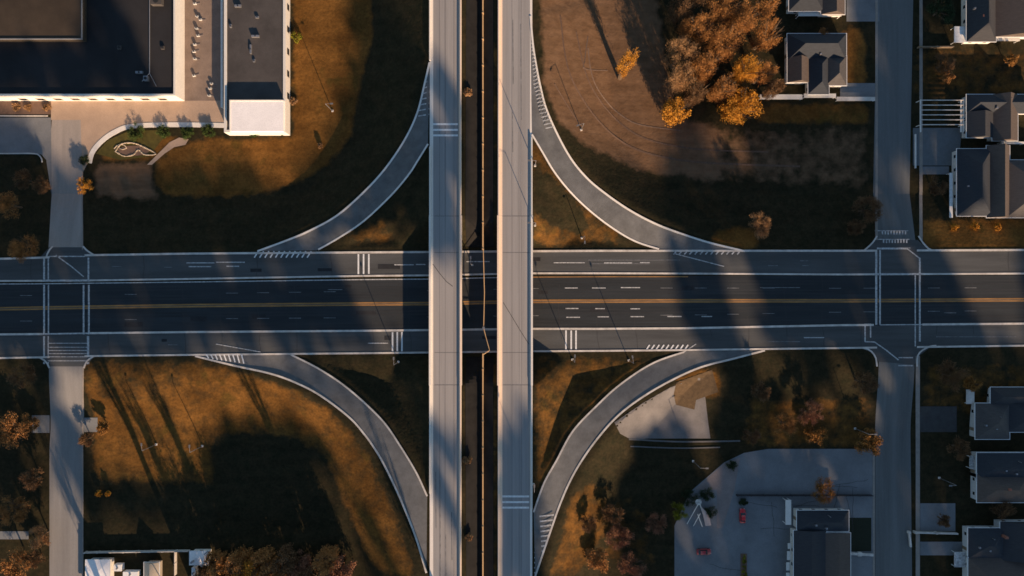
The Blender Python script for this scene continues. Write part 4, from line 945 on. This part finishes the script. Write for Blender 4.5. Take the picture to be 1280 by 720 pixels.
house('house in the upper right corner with brown and slate roof and white south eave', [(1208, -40, 1245, 52, 2.6, False, 'y', SH4), (1242, -50, 1300, 46, 2.4, True, 'y', SH3)], gN, SH1, WALLW, 3.2, (1230, 20), ((1216, 45, 1275, 51, 2.4, WALLW), (1193, 33, 1208, 53, 2.2, PAINT)))
house('wide slate roofed house right of the ladder shaped frame', [(1208, 118, 1300, 142, 1.6, False, 'x', SH2), (1208, 140, 1242, 172, 1.8, True, 'y', SH4), (1240, 118, 1272, 176, 1.9, True, 'y', SH3)], gN, SH1, WALLW, 3.0, None, ((1232, 163, 1256, 166, 2.2, WALLW), (1252, 177, 1282, 180, 2.2, WALLW)))
house('largest slate house right of the blue grey driveway, above the lit verge', [(1196, 186, 1240, 270, 2.8, False, 'y', SH2), (1233, 182, 1262, 272, 2.3, True, 'y', SH3), (1258, 200, 1310, 272, 2.3, False, 'y', SH1)], gN, SH1, WALLW, 3.2, (1225, 215), ((1187, 216, 1191, 272, 2.0, PAINT), (1232, 255, 1248, 259, 2.4, WALLW), (1188, 273, 1262, 275, 1.4, CONC)))
house('grey hipped house below the wide road at the right edge', [(1219, 504, 1262, 549, 2.2, False, 'x', SH1), (1238, 484, 1310, 506, 1.5, False, 'x', SH4), (1260, 500, 1310, 540, 1.6, False, 'y', SH4)], gS, SH1, SIDING, 3.4, None, ((1208, 487, 1218, 505, 2.2, CONC),))
house('navy and brown roofed house in the middle of the lower right column', [(1221, 566, 1310, 600, 1.7, False, 'x', SH2), (1221, 592, 1285, 628, 1.9, False, 'x', SH3)], gS, SH1, SIDING, 3.6, (1262, 612), ((1212, 570, 1220, 586, 2.0, PAINTW),))
house('lowest house at the right edge with slate roof and tan front gable', [(1210, 660, 1255, 698, 2.0, False, 'x', SH2), (1250, 652, 1310, 700, 2.2, True, 'y', SH4), (1210, 697, 1290, 760, 2.0, False, 'x', SH3)], gS, SH1, SIDING, 3.4, (1258, 672), ((1193, 690, 1209, 709, 1.8, PAINTW),))
# commercial building inside the lot
house('dark roofed lot building with sunlight coloured into its brown east slope, at the bottom right centre', [(996, 638, 1061, 664, 1.2, False, 'x', SH2), (992, 663, 1033, 790, 1.0, True, 'y', SH4), (1031, 666, 1063, 790, .8, True, 'y', SH3)], gS, SH2, WALLW, 3.8, None, ((982, 625, 989, 656, 3.0, WALLW),), group=None)  # brown shingle on the east wing carries the sunlight of that roof half
e = empty('dashed_canopy', *W(986, 700, gS + 2), gS, 'row of small white awnings along the west side of the dark roofed lot building', 'awning')
for qx, q0, q1 in ((992, 667, 677), (987, 679, 686), (986, 689, 700), (985, 703, 713), (985, 716, 722)):
    a = prect(qx - 2.2, q0, qx + 2.2, q1, gS + 2.6); aw = MB().box(a[0] - e.location.x, a[1] - e.location.y, 2.5, a[2] - e.location.x, a[3] - e.location.y, 2.62).build('awning', WALLW, e)
    MB().cbox((a[0] + a[2]) / 2 - e.location.x, (a[1] + a[3]) / 2 - e.location.y, 0, .12, .12, 2.5).build('post', METAL, aw)
# bottom-left small commercial building
house('small white roofed shed at the bottom left beside the side street', [(107, 700, 137, 760, .3, False, 'y')], gS, ROOFW, WALLW, 3.2, group=None)
house('tan roofed hut between white sheds at the bottom edge', [(180, 703, 199, 760, 1.0, True, 'y')], gS, SIDB, SIDB, 2.8, group=None)
house('small white box roofed kiosk at the right end of the bottom fence', [(237, 689, 261, 706, .25, False, 'x')], gS, ROOFW, WALLW, 3.0, group=None)
for (qx, qy, s1, s2, lb) in ((147, 710, 2.4, 2.0, 'cluster of white pipes beside the small white roofed shed'), (163, 718, 4.6, 1.6, 'low white tank at the bottom edge left of the tan hut'), (242, 716, 1.2, 3.2, 'white duct under the box roofed kiosk')):
    x, y = W(qx, qy, gS + 2); e = empty('white_tank', x, y, gS, lb, 'tank')
    MB().cbox(0, 0, .3, s1, s2, 1.8).build('tank', WMETAL, e); MB().tube((0, 0, 2.1), (0, 0, 2.6), .3, .3, 12).build('cap', METAL, e); MB().cbox(0, 0, 0, s1 * .8, s2 * .8, .3).build('base', CONC, e)
# walls and fences
def fence(pts, hgt, wd, m, label, posts=3.0, name='fence', cat='fence'):
    P = resample(pts, max(3, int(np.linalg.norm(np.diff(np.array(pts, float), axis=0), axis=1).sum() * S / 2))) if len(pts) > 2 else np.array(pts, float)
    path = []
    for px, py in P:
        x, y = W(px, py, zgrid(*W(px, py)) + hgt); path.append((x, y, zgrid(x, y)))
    ox, oy, oz = path[0]; e = empty(name, ox, oy, oz, label, cat)
    pp = [(a - ox, b_ - oy, c_ - oz) for a, b_, c_ in path]
    joinmb([ribbon(pp, wd, .12, hgt - .14), ribbon(pp, wd, .12, hgt * .5), ribbon(pp, wd * .5, hgt * .9, .02)]).build('panel', m, e)
    L_ = 0
    for a, c_ in zip(pp, pp[1:]):
        d = (Vector(c_) - Vector(a)).length; k = max(1, int(d / posts))
        for i in range(k):
            q = Vector(a).lerp(Vector(c_), i / k); MB().cbox(q.x, q.y, q.z - .2, wd * 1.5, wd * 1.5, hgt + .3).build('post', m, e)
fence([(105, 691.5), (235, 689.5)], 1.6, .22, CONC, 'thin pale fence along the top of the bottom left sheds', 4)
fence([(218, 690), (218, 720)], 1.6, .15, CONC, 'short fence running down right of the tan hut', 3)
fence([(922, 620), (1092, 620)], 1.5, .2, mat('dark_fence', (.03, .03, .035), .8, .1, 1), 'dark straight fence across the grey lot north of the red car', 4)
fence([(1145, 666), (1198, 667.5)], 1.3, .45, CONC, 'low concrete wall between the two lower right driveways', 5, 'garden_wall', 'wall')
fence([(1137, 666), (1139, 684)], 1.0, .5, CONC, 'stubby pale wall at the kerb end of the lower right driveway', 5, 'garden_wall', 'wall')
fence([(1150, 58), (1193, 58)], 1.4, .3, WOOD, 'wooden fence across the dark yard at the upper right', 4)
fence([(1058, 692), (1092, 694)], .8, .8, CONC, 'broad low wall south of the dark lawn beside the lot building', 4, 'garden_wall', 'wall')
drape('dark_lawn', [(1060, 647), (1089, 647), (1089, 689), (1060, 689)], .1, mat('dark_lawn_turf', (.018, .022, .012), .95, .2, .8))  # small lawn in one dark green
# ladder frame (open pergola)
gL = zgrid(*W(1178, 140)); x0, y0, x1, y1 = prect(1150, 124, 1206, 157, gL + 2.6); e = empty('pergola', (x0 + x1) / 2, (y0 + y1) / 2, gL, 'open white pergola frame with ladder like rungs beside the right side street', 'pergola')
hx, hy = (x1 - x0) / 2, (y1 - y0) / 2
for k in range(6):
    yy = -hy + .3 + k * (2 * hy - .6) / 5; MB().box(-hx, yy - .12, 2.5, hx, yy + .12, 2.68).build('rafter', CONC, e)
for xx in (-hx + .3, hx - .3, hx - 1.1): MB().box(xx - .18, -hy - 2.0, 2.3, xx + .18, hy, 2.49).build('beam', CONCW, e)
for xx in (-hx + .3, hx - .3):
    for yy in (-hy + .3, hy - .3): MB().cbox(xx, yy, -.1, .22, .22, 2.4).build('post', CONCW, e)
MB().box(-hx - .3, -hy - 13, 0.1, -hx + .1, -hy - 2.2, .5).build('side_rail', CONCW, e)
# scrap heap / play structure in the lot
gq = zgrid(*W(872, 640)); e = empty('timber_frame', *W(873, 645, gq + 1.5), gq, 'tangled pale timber frame beside the scrap at the west side of the grey lot', 'frame')
for a, c_ in (((-3.2, -3, 0), (-.4, 4, 2.6)), ((3, -3.4, 0), (.2, 4, 2.6)), ((-1.2, -3.6, .1), (.4, 1, 2.2)), ((1.6, -3.8, .1), (-.4, .8, 2.2))): MB().tube(a, c_, .14, .12, 6).build('pole', CONCW, e)
MB().poly([(0.5, 3.4, 2.5), (2.6, -3.6, .2), (4.4, -3.4, .2), (3.6, 0, .8)]).build('tarpaulin', mat('rosy_tarp', (.42, .33, .30), .7, .1, 1), e)
MB().ico((-.1, 4.6, 2.2), 1.0, 2, (1, .9, .5), .15).build('bundle', PAINTW, e)
for i, (qx, qy, r, lb) in enumerate(((862, 622, 2.8, 'dark bush heap just west of the timber frame'), (884, 618, 2.2, 'dark bush just above the timber frame'), (914, 582, 1.7, 'dark round bush at the north west lot corner'), (889, 640, 2.0, 'dark bush on the right side of the timber frame'), (930, 628, 1.4, 'dark bush above the red car'))):
    shrub(qx, qy, r, 2.0, 'dark', lb, 'dark_bush', group=None)

# ------------------------------------------------------------------ cars
def car(px, py, rz, paint, label):
    g0 = zgrid(*W(px, py)) + .1; e = empty('car', *W(px, py, g0 + .8), g0, label, 'car', None, rz)
    def prof(xs, zlo, zhi, wlo, whi):
        b = MB()
        for i, x in enumerate(xs):
            wl = wlo[i]; wh = whi[i]; b.v += [(x, -wl, zlo[i]), (x, wl, zlo[i]), (x, wh, zhi[i]), (x, -wh, zhi[i])]
            if i:
                k = 4 * (i - 1)
                for q in range(4): b.f.append([k + q, k + 4 + q, k + 4 + (q + 1) % 4, k + (q + 1) % 4])
        b.f.append([3, 2, 1, 0]); k = 4 * (len(xs) - 1); b.f.append([k, k + 1, k + 2, k + 3]); return b
    body = prof([-2.25, -2.1, -1.2, 0, 1.1, 2.0, 2.25], [.45, .28, .24, .24, .24, .28, .42], [.72, .92, .98, .98, .95, .82, .65], [.72, .86, .9, .9, .9, .85, .66], [.66, .78, .82, .82, .82, .76, .6]).build('body', paint, e, True)
    prof([-1.75, -1.25, -.2, .45, 1.05], [.95, .97, .97, .96, .94], [.98, 1.42, 1.46, 1.42, .97], [.76, .78, .8, .78, .74], [.7, .6, .6, .58, .68]).build('window', GLASS, e)
    prof([-1.22, -.2, .42], [1.42, 1.462, 1.42], [1.45, 1.50, 1.45], [.61, .61, .59], [.52, .52, .5]).build('roof', paint, e, True)
    for x in (-1.4, 1.4):
        for y in (-.86, .86):
            wv = MB().tube((x, y - .1, .33), (x, y + .1, .33), .33, .33, 16).build('wheel', BLACK, e); s_ = 1 if y > 0 else -1; MB().tube((x, y + s_ * .101, .33), (x, y + s_ * .12, .33), .2, .18, 12).build('rim', METAL, wv)
    for y in (-.55, .55):
        MB().cbox(2.2, y, .56, .12, .3, .14).build('headlight', LAMP, e); MB().cbox(-2.2, y, .68, .1, .28, .14).build('taillight', REDL, e)
        MB().cbox(.75, y * 1.72, .92, .16, .22, .14).build('mirror', paint, e)
    return e
car(928.5, 645, R(90), REDP, 'bright red car parked pointing up the photo on the grey lot')
car(880, 690, R(2), MAROON, 'dark maroon car parked sideways near the bottom of the grey lot')

# ------------------------------------------------------------------ street lamps
DULL = mat('dull_grey_metal', (0.16, 0.16, 0.165), 0.5, 0.08, 1, metal=0.3)
def lamp(px, py, label, arm=0.0, h=9.0, z0=None):
    g0 = zgrid(*W(px, py)) if z0 is None else z0
    x, y = W(px, py, g0 + h * .2); g0 = zgrid(x, y)
    e = empty('street_lamp', x, y, g0, label, 'street lamp', 'street lamps', arm)
    MB().tube((0, 0, -.2), (0, 0, h), .13, .08, 10).build('pole', DULL, e, True)
    MB().cbox(0, 0, -.1, .6, .6, .4).build('base', CONCW, e)
    MB().tube((0, 0, h - .1), (1.6, 0, h + .25), .05, .04, 8).build('arm', METAL, e)
    hd = MB().box(1.5, -.22, h + .16, 2.4, .22, h + .34).build('lamp_head', DULL, e); MB().box(1.65, -.16, h + .11, 2.3, .16, h + .155).build('lens', LAMP, hd)
for px, py, lb, a in ((192, 557, 'street lamp on the golden meadow, nearer the left side street', 90), (250, 559, 'street lamp on the golden meadow beside the pond corner', 90), (497, 453, 'street lamp below the wide road just left of the western overpass', 90), (787, 451, 'street lamp below the wide road inside the lower right ramp', 100), (716, 450, 'street lamp below the wide road, first right of the overpasses', 90),
                      (728, 297, 'street lamp inside the upper right ramp, near the wide road', 270), (727, 161, 'street lamp on the brown field outside the upper right ramp', 200), (669, 206, 'street lamp hugging the eastern highway inside the upper right ramp, upper one', 180), (669, 281, 'street lamp hugging the eastern highway near the overpass end, lower one', 180),
                      (1178, 599, 'street lamp in the dark yard of the lower right houses', 180), (414, 137, 'street lamp on the golden lawn near the dark slope', 0), (868, 578, 'street lamp in the dark lawn west of the grey lot', 0), (1072, 537, 'street lamp beside the orange tree above the grey lot', 0), (667, 607, 'street lamp in the wedge between eastern highway and lower right ramp', 90), (590, 331, 'street lamp in the gap between the overpasses by the wide road', 90)):
    lamp(px, py, lb, R(a), 8.5)
